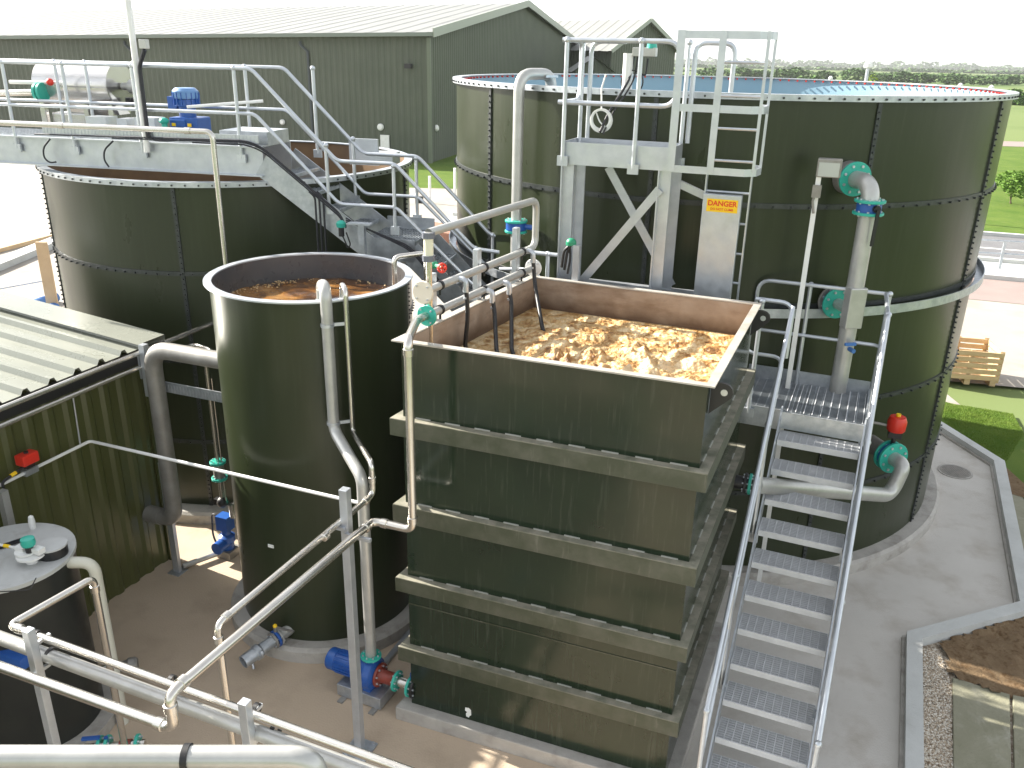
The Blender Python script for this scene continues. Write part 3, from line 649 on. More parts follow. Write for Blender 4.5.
for i in range(NX+1):
    for j in range(NY+1):
        u, v = i/NX, j/NY; p = fq[0].lerp(fq[1], u).lerp(fq[3].lerp(fq[2], u), v); vs.append(V((p.x, p.y, ZF+froth_h(p.x, p.y, u, v))))
for i in range(NX):
    for j in range(NY): k = i*(NY+1)+j; fs.append((k, k+NY+1, k+NY+2, k+1))
m.add(vs, fs); tag(m.build('froth_crust', frothm), 'lumpy tan and orange froth filling the square tank', 'froth')
#SPLIT3
# ------------------------------------------------------------------ right stair and landing beside the square tank
def grating(mb, o, X, Y, lx, ly, pitch=.03, cross=.10, dep=.028, t=.004, tw=.006):
    # open bar grating, bearing bars run along X, twisted cross rods along Y, top face at o.z
    o = V(o); n = max(2, int(ly/pitch))
    for i in range(n+1):
        p = o+Y*(ly*i/n); mb.boxc(p+X*lx/2-Z*dep/2, X*lx/2, Y*t/2, Z*dep/2)
    n = max(2, int(lx/cross))
    for i in range(n+1):
        p = o+X*(lx*i/n); mb.boxc(p+Y*ly/2-Z*(dep*.3+.002), Y*ly/2, X*tw/2, Z*dep*.3)
SA = R(23.1); Yd = V((math.sin(SA), math.cos(SA), 0)); Xd = V((Yd.y, -Yd.x, 0))   # back, right
ZP = 2.22; c_r = gz(865, 425, ZP); WS = .655
stt = thing('stair', c_r-Xd*WS/2-Yd*2+Z*-ZP, 'galvanised steel stair with open grating steps and tube handrails on the right', 'stair')
rise, go = ZP/12.3, .1945
rise = .1805
nst = 12
for k in range(1, nst+1):
    p = c_r-Yd*go*k-Z*rise*k-Xd*(WS-.012)
    m = MB(); grating(m, p, Xd, Yd, WS-.024, .215, pitch=.022, cross=.055, t=.004)
    tr_ = m.build('tread', gratem, stt, smooth=False)
    m = MB(); m.boxc(p+Xd*(WS-.024)/2-Yd*.006-Z*.022, Xd*(WS-.024)/2, Yd*.006, Z*.025); m.build('nosing', gratem, tr_, smooth=False)
for s, xo in ((0, -WS), (1, 0)):
    m = MB(); a = c_r+Xd*xo+Yd*.05-Z*.02; b = c_r+Xd*xo-Yd*go*(nst+.6)-Z*rise*(nst+.6)-Z*.02
    m.bar(a, b, .012, .20, Z); m.build('stringer', galv, stt, smooth=False)
# landing deck
dl = 1.02; dw = 1.12
m = MB(); grating(m, c_r-Xd*WS+Yd*.0, Xd, Yd, WS, .74, pitch=.020, cross=.066, t=.004); m.build('landing_grating', galv, stt, smooth=False)
m = MB(); grating(m, c_r-Xd*1.09+Yd*.03, Xd, Yd, .43, .71, pitch=.020, cross=.066, t=.004); m.build('landing_grating', galv, stt, smooth=False)
m = MB()
for i in range(10): q = c_r-Xd*(.02+i*.066)+Yd*.01+Z*.003; m.boxc(q+Yd*.36, Xd*.003, Yd*.36, Z*.003)
m.build('cross_bars', gratem, stt, smooth=False)
m = MB(); m.bar(c_r-Xd*WS-Yd*.01-Z*.075, c_r-Yd*.01-Z*.075, .012, .15, Z); m.bar(c_r+Yd*.75-Xd*1.1+Z*.02, c_r+Yd*.75+Z*.02, .012, .19, Z); m.bar(c_r-Z*.03, c_r+Yd*.74-Z*.03, .012, .17, Z)
m.bar(c_r-Xd*1.1-Z*.08, c_r-Xd*WS-Z*.08, .012, .18, Z)
m.build('toe_board', galv, stt, smooth=False)
RT = .0175
def post_with_foot(mb, q, h, ax): mb.cyl(q, q+Z*h, RT, n=10); mb.ball(q+Z*h, RT*1.5, 10); mb.boxc(q+Z*.0, ax*.045, ax.cross(Z)*.012, Z*.04)
# right rail: from back corner, along the right side, then down the stair
h1, h2 = .93, .47
fr = c_r+Yd*.70+Xd*.02; m = MB()
topR = [c_r-Xd*1.06+Yd*.70+Z*(h1-.30), c_r-Xd*1.06+Yd*.70+Z*h1, fr+Z*h1, c_r+Xd*.02+Yd*.0+Z*h1, c_r+Xd*.02-Yd*go*nst-Z*(rise*nst)+Z*(h1-.05)]
m.tube([c_r-Xd*1.06+Yd*.70+Z*(h1-.32), c_r-Xd*1.06+Yd*.70+Z*h1, fr+Z*h1-Xd*.02], RT, .12)
m.tube([fr+Z*h1-Xd*.03, fr+Z*h1-Yd*.74, fr+Z*h1-Yd*(.70+go*nst)-Z*rise*nst], RT, .02); m.build('top_rail', galvw, stt)
m = MB(); m.tube([c_r-Xd*1.0+Yd*.70+Z*h2, fr+Z*h2-Xd*.04, fr+Z*h2-Yd*.05], RT*.9, .1)
m.tube([fr+Z*h2-Yd*.0, fr+Z*h2-Yd*.74, fr+Z*h2-Yd*(.70+go*nst)-Z*rise*nst], RT*.9, .02); m.build('mid_rail', galvw, stt)
for q in (fr-Z*.05, c_r-Xd*.62+Yd*.72-Z*.1, fr-Yd*.68-Z*.15):
    m = MB(); post_with_foot(m, q, h1+(-q.z+ZP), Xd); m.build('post', galvw, stt)
for k in (4, 8.5, 12):
    for xo in (.02, -WS-.03):
        q = c_r+Xd*xo-Yd*go*k-Z*(rise*k+.08); m = MB(); post_with_foot(m, q, h1+.05, Xd); m.build('post', galvw, stt)
# left rail: loop at the top then down the stair
lf = c_r-Xd*(WS+.03); m = MB()
m.tube([lf-Xd*.30+Yd*.02+Z*h1, lf+Z*h1+Yd*.02, lf+Z*(h2+.02)+Yd*.0, lf-Yd*.0+Z*(h2)], RT, .11)
m.tube([lf+Z*(h1-.02)-Yd*.02, lf-Yd*go*nst-Z*rise*nst+Z*(h1-.02)], RT, .05); m.build('top_rail', galvw, stt)
m = MB(); m.tube([lf-Xd*.34+Z*(h2+.28), lf-Xd*.34+Z*h2, lf-Xd*.02+Z*h2, lf-Yd*go*nst-Z*rise*nst+Z*(h2-.02)], RT*.9, .10); m.build('mid_rail', galvw, stt)
m = MB(); post_with_foot(m, lf-Xd*.24-Yd*.03-Z*.05, h1+.05, Xd); m.build('post', galvw, stt)

# ------------------------------------------------------------------ access tower behind the square tank
tw = thing('access_tower', P(-1.9, 7.1, 0), 'white galvanised access tower with guard rails and X brace behind the square tank', 'access tower')
u0, u1, w0, w1 = -2.26, -1.34, 6.92, 7.36; ZB0, ZB1 = 4.13, 4.31
m = MB()
for (uu, ww) in ((u0, w0), (u1, w0), (u0+.0, w1), (u1, w1)): pass
for uu, ww in ((u0+.05, w0+.05), (u1-.05, w0+.05), (u0+.05, w1-.05), (u1-.03, w1-.05)):
    mm = MB(); mm.box(uu-.05, uu+.05, ww-.006, ww+.006, 0, ZB0); mm.box(uu-.05, uu-.04, ww-.05, ww+.05, 0, ZB0); mm.build('leg', galvw, tw, smooth=False)
m = MB(); m.box(u0, u1, w0, w0+.008, ZB0, ZB1); m.box(u0, u1, w1-.008, w1, ZB0, ZB1); m.box(u0, u0+.008, w0+.009, w1-.009, ZB0, ZB1); m.box(u1-.008, u1, w0+.009, w1-.009, ZB0, ZB1); m.build('edge_channel', galvw, tw, smooth=False)
m = MB(); grating(m, P(u0+.01, w0+.01, ZB0+.06), U, W, u1-u0-.02, w1-w0-.02, pitch=.03, cross=.1); m.build('deck_grating', galv, tw, smooth=False)
# X brace between the back legs and the front ones (lies on the right hand bay)
m = MB()
def flat(mb, p, q, wd, th, nrm): mb.bar(p, q, wd, th, nrm)
m.bar(P(u0+.08, w0+.012, 2.95), P(u1-.08, w0+.012, 3.98), .07, .012, W)
m.build('brace', galvw, tw, smooth=False)
m = MB(); m.bar(P(u0+.30, w1-.04, 4.08), P(u1+.02, w1-.04, 3.1), .07, .012, W); m.build('brace', galvw, tw, smooth=False)
m = MB(); m.bar(P(u0+.05, w1-.03, 3.02), P(u1+.38, w1-.03, 3.02), .07, .10, Z); m.build('cross_member', galvw, tw, smooth=False)
m = MB(); m.bar(P(u1-.1, w1-.03, 4.02), P(u1+.30, w1+.02, 3.86), .05, .06, Z); m.build('cross_member', galvw, tw, smooth=False)
zr = 5.09; zm = 4.62
def rail_loop(nm, pts, bend=.12, r=.02): m = MB(); m.tube(pts, r, bend); return m.build(nm, galvw, tw)
rail_loop('guard_rail', [P(u0-.02, w0-.01, zr), P(u1-.0, w0-.01, zr), P(u1-.0, w0-.01, zm), P(u0-.04, w0-.01, zm)])
rail_loop('guard_rail', [P(u0+.0, w0-.01, zr), P(u0+.0, w1, zr), P(u0+.0, w1, zm), P(u0+.0, w0-.01, zm)], .1)
rail_loop('guard_rail', [P(u0+.08, w1+.02, ZB1), P(u0+.08, w1+.02, zr), P(u0+.38, w1+.02, zr)], .1)
rail_loop('guard_rail', [P(u1+.03, w1+.02, ZB1), P(u1+.03, w1+.02, zr), P(u1+.33, w1+.1, zr), P(u1+.33, w1+.1, 4.72)], .09)
for uu, ww, zb in ((u0+.02, w0-.025, ZB0+.03), (u1-.30, w0-.03, ZB0-.0), (u0+.02, w1-.02, ZB0), (u1-.02, w1, ZB0+.02)):
    m = MB(); q = P(uu, ww, zb); post_with_foot(m, q, zr-zb, U); m.build('guard_post', galvw, tw)
# caged ladder with an anti climb plate
LU0, LU1, LW = -1.10, -.74, 7.26
ld = thing('caged_ladder', P((LU0+LU1)/2, LW, 0), 'caged vertical ladder of white galvanised steel with a plate closing its rungs', 'ladder')
for uu in (LU0, LU1):
    m = MB(); m.box(uu-.006, uu+.006, LW-.03, LW+.03, 0, 5.14); m.build('ladder_rail', galvw, ld, smooth=False)
z = .2
while z < 5.1:
    m = MB(); m.cyl(P(LU0, LW, z), P(LU1, LW, z), .011, n=8); m.build('rung', galvw, ld); z += .25
m = MB(); m.box(LU0+.0, LU1-.05, LW-.10, LW-.035, 2.1, 3.94); pl_ = m.build('anti_climb_plate', galvw, ld, smooth=False, bevel=.005)
m = MB(); m.box(LU0+.035, LU1-.075, LW-.103, LW-.101, 3.80, 3.905); sg = m.build('danger_sign', yellow, pl_, smooth=False)
def text(s, size, loc, X, Y, m, parent, name, bold=.002):
    cu = bpy.data.curves.new('lettering', 'FONT'); cu.body = s; cu.size = size; cu.align_x = 'CENTER'; cu.align_y = 'CENTER'; cu.offset = bold*.4; cu.extrude = .0006
    o = bpy.data.objects.new(name, cu); C.objects.link(o); bpy.context.view_layer.update()
    dg = bpy.context.evaluated_depsgraph_get(); me = bpy.data.meshes.new_from_object(o.evaluated_get(dg)); C.objects.unlink(o); bpy.data.objects.remove(o)
    root = V((0, 0, 0)); p = parent
    while p is not None: root = root+p.location; p = p.parent
    nz = X.cross(Y)
    for v in me.vertices: q = loc+X*v.co.x+Y*v.co.y+nz*v.co.z; v.co = q-root
    me.materials.clear(); me.materials.append(m); o = bpy.data.objects.new(name, me); C.objects.link(o); o.parent = parent; return o
text('DANGER', .058, P((LU0+LU1)/2-.02, LW-.1045, 3.868), U, Z, redtext, sg, 'lettering', .004)
text('DO NOT CLIMB', .026, P((LU0+LU1)/2-.02, LW-.1045, 3.823), U, Z, redtext, sg, 'lettering', .001)
# cage hoops and straps
cu_, cw = (LU0+LU1)/2, LW
def hoop(z, k=1):
    m = MB(); a, b = -1.34, -.66; pts = [P(a, LW-.40, z), P(b-.10, LW-.40, z), P(b-.02, LW-.33, z), P(b, LW-.2, z), P(b-.02, LW-.08, z), P(LU1, LW-.03, z)]
    for p, q in zip(pts, pts[1:]): m.bar(p-(q-p).normalized()*.003, q, .008, .055, Z)
    m.build('cage_hoop', galvw, ld, smooth=False)
for z in (5.14, 4.62, 4.16): hoop(z)
for uu, ww, wd, z0 in ((-1.33, LW-.406, .06, 4.14), (-1.02, LW-.409, .05, 4.16), (-.70, LW-.36, .022, 4.16), (-.665, LW-.20, .02, 4.16)):
    m = MB(); m.box(uu-wd/2, uu+wd/2, ww-.004, ww+.002, z0, 5.17); m.build('cage_strap', galvw, ld, smooth=False)
# instruments on the tower: coiled cable, sensor box and stilling tube on the tank rim
cc = gw(601, 120, 7.2); m = MB()
for r, dz in ((.085, 0), (.078, .004), (.09, -.005)): m.ring(cc+Z*dz-W*.01*dz*100, W, [(r-.008, -.008), (r+.008, -.008), (r+.008, .008), (r-.008, .008)], 28, close=True)
m.tube([cc+Z*.085, cc+Z*.25+U*-.01, cc+Z*.36+U*.02], .007); m.tube([cc+Z*.07-U*.05, cc-U*.01+Z*-.02, cc+U*.05-Z*.06], .006, .04)
tag(m.build('coiled_cable', white), 'coil of pale cable hanging from the big tank rim behind the guard rails', 'cable')
b0_ = gw(573+54, 82, 7.62); cbx = thing('level_sensor', P(-2.0, 7.65, 4.7), 'level sensor box with green cap on a white tube at the tank rim', 'sensor')
c = gw(627, 84, 7.62); m = MB(); m.cyl(V((c.x, c.y, 4.66)), V((c.x, c.y, 5.0)), .045, n=14); m.build('stilling_tube', white, cbx)
c2 = gw(645, 52, 7.62); m = MB(); m.boxc(c2, U*.10, W*.04, Z*.035); m.build('sensor_box', paint_grey, cbx, smooth=False, bevel=.006)
m = MB(); c3 = gw(652, 46, 7.62); m.cyl(c3-Z*.02, c3+Z*.02, .045, .04, 14); m.ball(c3+Z*.02, .04, 12, .6); m.build('green_cap', tealm, cbx)
m = MB(); m.tube([c2-U*.02-Z*.03, c2-U*.05-Z*.15, c2+U*.02-Z*.2, c2+U*.03-Z*.05], .008, .05); m.tube([c2-U*.09, c2-U*.11-Z*.2, gw(622, 92, 7.45), gw(610, 110, 7.3), gw(600, 132, 7.15)], .012, .1); m.tube([c2-U*.06-Z*.03, c2-U*.07-Z*.2, gw(626, 94, 7.45), gw(614, 110, 7.3), gw(603, 134, 7.15)], .008, .1)
m.ring(gw(632, 82, 7.6), W, [(.09, 0), (.10, 0), (.10, .012), (.09, .012)], 24, close=True); m.build('cables', black, cbx)
# small green topped float switch on the back rim of the square tank
c = gw(571, 245, 6.82); fs_ = thing('float_switch', P(-2.3, 6.8, 3.19), 'green capped float switch with loose black cables on the square tank\'s back rim', 'sensor')
m = MB(); m.cyl(c, c+Z*.03, .045, .045, 14); m.ball(c+Z*.03, .042, 12, .7); m.build('green_cap', greenc, fs_)
m = MB(); m.tube([c, c-U*.06-Z*.05, c-U*.075-Z*.2], .012, .05); m.tube([c, c-U*.03-Z*.06, c-U*.05-Z*.22], .012, .05); m.tube([c-U*.01, c+U*.0-Z*.12, c-U*.02-Z*.25], .010, .05); m.build('cables', black, fs_)
m = MB(); m.box(*(lambda a: (a-.0, a+.055))(c.dot(U)+.03), 6.78, 6.83, 3.19, 3.49); m.build('bracket', galvw, fs_, smooth=False)

# ------------------------------------------------------------------ walkway over the left tank with its stairs
NB = 7.92; k = .94
def q_(px, py, off=0): return gpl(px, py, N, NB+off)
s0, s1 = -9.2, q_(262, 148).dot(D); ZD = q_(262, 146).z
wk = thing('walkway', Q(-5.5, NB+.3, 0), 'raised galvanised walkway with tube handrails across the left tank, with stairs down', 'walkway')
zb = q_(160, 171).z; zt = q_(160, 142).z; WW = .62
m = MB(); m.box(s0, s1, NB, NB+.012, zb, zt, D, N); m.box(s0, s1, NB-.045, NB-.0, zt-.014, zt, D, N); m.box(s0, s1, NB-.045, NB, zb, zb+.012, D, N); m.build('beam', galvw, wk, smooth=False)
m = MB(); m.box(s0, s1, NB+WW-.012, NB+WW, zb, zt, D, N); m.build('beam', galvw, wk, smooth=False)
m = MB(); grating(m, Q(s0, NB+.02, zt+.012), D, N, s1-s0, WW-.04, pitch=.045, cross=.12); m.build('deck_grating', galv, wk, smooth=False)
tray = (210, 134)
ztr = q_(120, 131).z
m = MB(); m.box(q_(47, 130).dot(D), s1-.0, NB-.06, NB-.05, ztr-.055, ztr+.02, D, N)
x = q_(47, 130).dot(D)
while x < s1-.03: m.box(x, x+.015, NB-.064, NB-.060, ztr-.05, ztr+.015, D, N); x += .04
m.build('cable_tray', galvw, wk, smooth=False)
zT = q_(160, 66).z; zM = q_(160, 110).z; zl = zt-zb
def rail(nm, pts, r=.019, bend=.05): m = MB(); m.tube(pts, r, bend); return m.build(nm, galvw, wk)
# landing geometry
sT = q_(252, 66).dot(D); LZ = q_(390, 240).z; sL0 = q_(368, 239).dot(D); sL1 = q_(410, 242).dot(D)
hR = q_(365, 162).z; hM = q_(365, 205).z
sE = q_(475, 248).dot(D); zE = q_(475, 248).z; zEm = q_(473, 285).z
L0, L1 = q_(338, 158).dot(D), q_(396, 167).dot(D)
for off, dx in ((-.03, 0), (WW+.03, 0)):
    rail('top_rail', [Q(s0, NB+off, zT), Q(sT, NB+off, zT), Q(L0, NB+off, hR), Q(L1, NB+off, hR), Q(sE, NB+off, zE), Q(sE+.25, NB+off, zE-.02)], .0185, .06)
    rail('mid_rail', [Q(s0, NB+off, zM), Q(sT, NB+off, zM), Q(L0, NB+off, hM), Q(L1, NB+off, hM), Q(sE, NB+off, zEm)], .017, .06)
for off in (-.03, WW+.03):
    for px in ((-60, 7, 66, 135, 236) if off < 0 else (12, 24+20, 95, 212, 254+30)):
        s_ = q_(px, 80).dot(D); m = MB(); q = Q(s_, NB+off, zt-.12); post_with_foot(m, q, zT-q.z, D); m.build('post', galvw, wk)
    for s_, zz in ((q_(327, 145).dot(D), q_(327, 145).z), ((L0+L1)/2+.28, hR-.02), (sE+.02, zE)):
        m = MB(); q = Q(s_, NB+off, zz-.62 if s_ < sE-.1 else zz-.75); post_with_foot(m, q, zz-q.z, D); m.build('post', galvw, wk)
# stringers: flight one
fa, fb = Q(s1-.02, NB, zt-.17), Q(sL0+.02, NB, LZ-.10)
for off in (0, WW):
    m = MB(); m.bar(fa+N*off, fb+N*off, .010, .24, Z); m.bar(Q(sL0-.04, NB+off, LZ-.10), Q(sL1+.05, NB+off, LZ-.10), .010, .22, Z)
    ge_ = Q(-1.75, NB+off, LZ-.10-(-1.75-sL1)*.98); m.bar(Q(sL1, NB+off, LZ-.10), ge_, .010, .24, Z); m.build('stringer', galv, wk, smooth=False)
dz = zt-LZ; n1 = 4
for i in range(1, n1+1):
    f = i/(n1+1); s_ = s1+(sL0-s1)*f; z = zt+(LZ-zt)*f-.09; m = MB(); grating(m, Q(s_-.10, NB+.01, z), N, D, WW-.02, .2, pitch=.03, cross=.08); m.box(s_+.09, s_+.105, NB+.01, NB+WW-.01, z-.03, z+.003, D, N); m.build('tread', galv, wk, smooth=False)
m = MB(); grating(m, Q(sL0-.03, NB+.01, LZ), N, D, WW-.02, sL1-sL0+.08, pitch=.03, cross=.08); m.build('landing_grating', galv, wk, smooth=False)
for i in range(1, 7):
    s_ = sL1+.03+i*.17; z = LZ-i*.167-.07; m = MB(); grating(m, Q(s_-.1, NB+.01, z), N, D, WW-.02, .2, pitch=.03, cross=.08); m.box(s_+.09, s_+.105, NB+.01, NB+WW-.01, z-.03, z+.003, D, N); m.build('tread', galv, wk, smooth=False)
m = MB(); m.box(sL0-.02, sL1+.06, NB+WW, NB+WW+.01, LZ, LZ+.12, D, N); m.build('toe_board', galv, wk, smooth=False)
# support legs
for s_ in (sL0+.05, s1-.15): 
    m = MB(); zz = LZ-.1 if s_ > s1 else zb; m.box(s_-.03, s_+.03, NB+.02, NB+.08, 0, zz, D, N); m.box(s_-.03, s_+.03, NB+WW-.08, NB+WW-.02, 0, zz, D, N) if s_ > s1 else None; m.build('support_leg', galv, wk, smooth=False) if s_ > s1 else None
# white top box and plates on the deck end
m = MB(); a = q_(214, 133); m.box(a.dot(D), a.dot(D)+.52, NB+.1, NB+WW-.06, zt+.012, zt+.13, D, N); m.build('deck_box', galv, wk, smooth=False)
# black cables strapped along tray and stringer
cb = MB(); 
for j, (o1, o2) in enumerate(((.0, 0), (.016, .01), (.038, -.01))):
    cb.tube([Q(q_(40, 130).dot(D)+j*.9, NB-.085, ztr-.06-o1*.3), Q(s1-.12, NB-.085, ztr-.03-o1), Q(s1+.05, NB-.075, ztr-.09-o1), q_(340, 218, -.08)+Z*(.05-o1), q_(346, 226, -.08)-Z*o1*.5], .0075, .12)
for j in range(3): p = q_(315+j*4, 197, -.06); cb.tube([p+Z*.05-D*.06, p, V((p.x, p.y, 1.2))], .010, .05)
for j in range(3): cb.tube([q_(346, 222, -.07)+Z*.02*j, q_(365, 228, -.07), q_(410, 250, -.07)+Z*.02*j, q_(440, 285, -.07)+Z*.02*j], .007, .1)
cb.build('strapped_cables', cablem, wk)
for pts in ([(50, 139), (43, 148), (44, 158), (50, 163), (56, 162)], [(113, 141), (104, 150), (104, 160), (109, 167)], [(148, 132), (152, 140), (165, 141), (180, 140)]):
    cb = MB().tube([q_(x, y, -.09) for x, y in pts], .009, .08); cb.build('loose_cable', cablem, wk)
# drum screen beside the walkway
def dp(px, py, off=1.05): return gpl(px, py, N, NB+off)
dsx = thing('drum_screen', Q(-7.0, NB+1.2, 3.0), 'shiny stainless drum screen machine lying behind the walkway rails, far left', 'machine')
a, b = dp(48, 84), dp(121, 86); b.z = a.z; rr = .255
steel = mat('bright_stainless', (.62, .61, .60), .25, .8, (.52, .51, .50), 3, (.3, .7))
m = MB(); m.ring(a, b-a, [(.01, 0), (rr, 0), (rr, (b-a).length), (.01, (b-a).length)], 40); m.build('drum', steel, dsx)
m = MB(); y_ = N; L_ = (b-a).length; dd = (b-a)/L_
m.add([a+dd*.3-y_*rr*1.02, b-y_*rr*1.02, b+y_*rr, a+dd*.3+y_*rr, a+dd*.3-y_*.08-Z*.34, b+dd*.02-y_*.12-Z*.30, b+y_*.1-Z*.30, a+dd*.3+y_*.1-Z*.34], [(0, 1, 5, 4), (2, 3, 7, 6), (1, 2, 6, 5), (3, 0, 4, 7), (4, 5, 6, 7)]); m.build('trough', steel, dsx, smooth=False)
m = MB(); m.boxc(a+dd*.30-Z*.46, dd*.22, N*.12, Z*.16); m.build('outlet_chute', steel, dsx, smooth=False, bevel=.02)
for f in (.02, .62, .95):
    m = MB(); q = a+dd*L_*f-N*.15; m.bar(q-Z*.75, q-Z*.1, .06, .06, N); m.build('leg', steel, dsx, smooth=False)
m = MB(); q = b+dd*.02; m.cyl(q-Z*.0, q+dd*.10, .04, n=12); m.cyl(q+dd*.1, q+dd*.22, .075, n=16); m.build('gear_motor', paint_grey, dsx)
m = MB(); m.cyl(b+dd*.22, b+dd*.24, .05, n=16); m.build('motor_cover', dullpipe, dsx)
m = MB()
for i in range(5): m.cyl(dp(128+i*3, 102+(i % 2)*2), dp(128+i*3, 98), .03, n=8)
m.build('gauges', black, dsx)
m = MB(); e0_, e1_ = dp(-60, 95, .75), dp(40, 92, .75); m.cyl(e0_, e1_, .035, n=14); m.build('feed_pipe', stain, dsx)
m = MB(); fx = (e1_-e0_).normalized(); m.ring(e1_-fx*.03, fx, [(.10, 0), (.10, .03)], 24); m.ring(e1_+fx*.02, fx, [(.10, 0), (.10, .03)], 24); m.bolts(e1_, fx, .075, .05, 8, .01); m.build('flange', tealm, dsx)
m = MB(); m.tube([dp(10, 82, .8), dp(64, 83, .8)], .022); m.build('spray_pipe', white, dsx)
m = MB(); m.ball(dp(50, 82, .75), .04, 12); m.build('red_handle', redm, dsx)
for px0, px1, y in ((92, 112, 121), (123, 133, 123), (140, 160, 122)):
    m = MB(); a, b = dp(px0, y, .5), dp(px1, y, .5); m.boxc((a+b)/2, D*(b-a).length/2, N*.1, Z*.05); m.build('cover_box', galvw, dsx, smooth=False)
# mast
mp = q_(143, 120, -.06); ms = thing('mast', V((mp.x, mp.y, zt-.1)), 'tall white mast tube rising from the walkway with a small grey box', 'mast')
t_ = gpl(133, -30, N, NB-.06); m = MB(); m.cyl(V((mp.x, mp.y, zt-.1)), V((mp.x+.01, mp.y, t_.z+.6)), .030, n=14); m.build('tube', white, ms)
jb = gpl(144, 44, N, NB-.10); m = MB(); m.boxc(jb, D*.038, N*.03, Z*.042); m.build('junction_box', paint_grey, ms, smooth=False, bevel=.006)
m = MB(); m.tube([jb-Z*.05, V((mp.x+.05, mp.y-.04, jb.z-.2)), V((mp.x+.045, mp.y-.04, zt+.05))], .022, .05); m.build('cable', cablem, ms)
# blue agitator drive
bm_ = thing('agitator_motor', Q(-4.9, NB+.5, zt), 'blue vertical gear motor standing on the walkway deck behind the rails', 'motor')
def mp_(px, py, off=.42): return gpl(px, py, N, NB+off)
c = mp_(189, 125); c.z = zt+.02
kk = .0116
m = MB(); m.boxc(c+Z*.10+D*.02, D*.16, N*.13, Z*.10); m.boxc(c+Z*.1-D*.04-N*.135, D*.09, N*.012, Z*.08); m.build('gearbox', bluem, bm_, smooth=False, bevel=.012)
m = MB(); z0 = c.z+.20; zt2 = mp_(189, 88).z; c0_ = V((c.x, c.y, z0)); m.ring(c0_, Z, [(.085, 0), (.085, .10), (.12, .11), (.12, (zt2-z0)*.62), (.10, (zt2-z0)*.62)], 20)
for i in range(16):
    a = i*math.pi/8; e = V((math.cos(a), math.sin(a), 0)); m.boxc(c0_+e*.125+Z*(.11+(zt2-z0)*.25), e*.012, e.cross(Z)*.004, Z*(zt2-z0)*.22)
m.boxc(c0_-D*.13+Z*.14, D*.05, N*.06, Z*.06); m.build('motor_body', bluem, bm_)
m = MB(); m.ring(V((c.x, c.y, z0+(zt2-z0)*.64)), Z, [(.125, 0), (.13, .02), (.13, (zt2-z0)*.26), (.10, (zt2-z0)*.36), (.001, (zt2-z0)*.38)], 22); m.build('fan_cowl', mat('pale_blue_cowl', (.12, .25, .48), .35), bm_)
for x in (-.08, .10):
    m = MB(); m.boxc(c+D*(x+.0)-N*.15+Z*.13, D*.022, N*.002, Z*.016); m.build('warning_label', yellow, bm_, smooth=False)
m = MB(); g_c = q_(164, 121, .2); m.ball(g_c, .05, 10, .7); m.cyl(g_c-Z*.1, g_c, .03, n=8); tag(m.build('green_valve_knob', tealm), 'small dark green valve knob left of the blue motor on the walkway', 'valve')
m = MB(); a = q_(187, 107, .15); b = q_(263, 101, .6); m.tube([a, b], .016); tag(m.build('loose_tube', white), 'loose thin white tube sloping behind the blue motor at the walkway rails', 'tube')
# weir box on the far side of the left tank
wb = gpl(364, 150, N, NB+WW+.55); m = MB(); m.boxc(wb+Z*-.02, D*.17, N*.015, Z*.14); m.boxc(wb+D*.25-Z*.07-N*.02, D*.13, N*.12, Z*.06)
tag(m.build('weir_box', galvw, smooth=False), 'pale sheet metal weir box on the right rim of the left tank', 'weir box')
# cable junction post in front of the flight
c = q_(341, 224, -.12); jp = thing('cable_junction', V((c.x, c.y, c.z-.3)), 'green capped junction with a looped cable beside the walkway stair', 'sensor')
m = MB(); m.cyl(c-Z*.03, c+Z*.01, .045, .05, 14); m.ball(c+Z*.01, .045, 12, .6); m.build('green_cap', tealm, jp)
m = MB(); m.cyl(c-Z*.12, c-Z*.03, .028, n=10); m.tube([c-Z*.1, c-Z*.16+D*.03, c-Z*.24+D*.06, c-Z*.2+D*.09, c-Z*.08+D*.05], .007, .03); m.build('cable', black, jp)
m = MB(); a = q_(362, 228, -.14); m.boxc(V((a.x, a.y, a.z-.35)), D*.03, N*.03, Z*.38); m.boxc(a+D*-.02+Z*.04, D*.12, N*.05, Z*.008); m.build('bracket', galv, jp, smooth=False)
# lower guard rail running right behind the square tank
lg = thing('guard_rail', P(-2.6, 7.15, 0), 'short pale tube guard rail behind the back left corner of the square tank', 'guard rail')
zz = gw(548, 254, 7.0).z; m = MB(); m.tube([gw(520, 251, 7.0), gw(566, 256, 7.0)], .018); m.build('top_rail', galvw, lg)
m = MB(); p = gw(548, 254, 7.0); m.cyl(V((p.x, p.y, 2.6)), p, .018, n=8); m.ball(p, .026, 8); m.build('post', galvw, lg)
m = MB(); m.tube([gw(500, 269, 7.1), gw(524, 269, 7.05), gw(539, 275, 7.0), gw(540, 285, 7.0)], .016, .05); m.build('mid_rail', galvw, lg)
#SPLIT4

# long pipe on the walkway's near side that turns down in front of the left tank
a = q_(-60, 121, -.52); b = q_(212, 131, -.52); b.z = a.z = (a.z+b.z)/2; wp_ = thing('walkway_pipe', V((b.x, b.y, 1.0)), 'pale pipe clipped along the walkway\'s near side, turning straight down its left tank', 'pipe')
m = MB(); m.tube([a, b, V((b.x, b.y, 1.0))], .026, .07, n=14); m.build('pipe_run', stain, wp_)
for x in (.25, 1.6): 
    q = b-D*x; m = MB(); m.cyl(q-D*.03, q+D*.03, .031, n=14); m.build('coupling', stain, wp_)
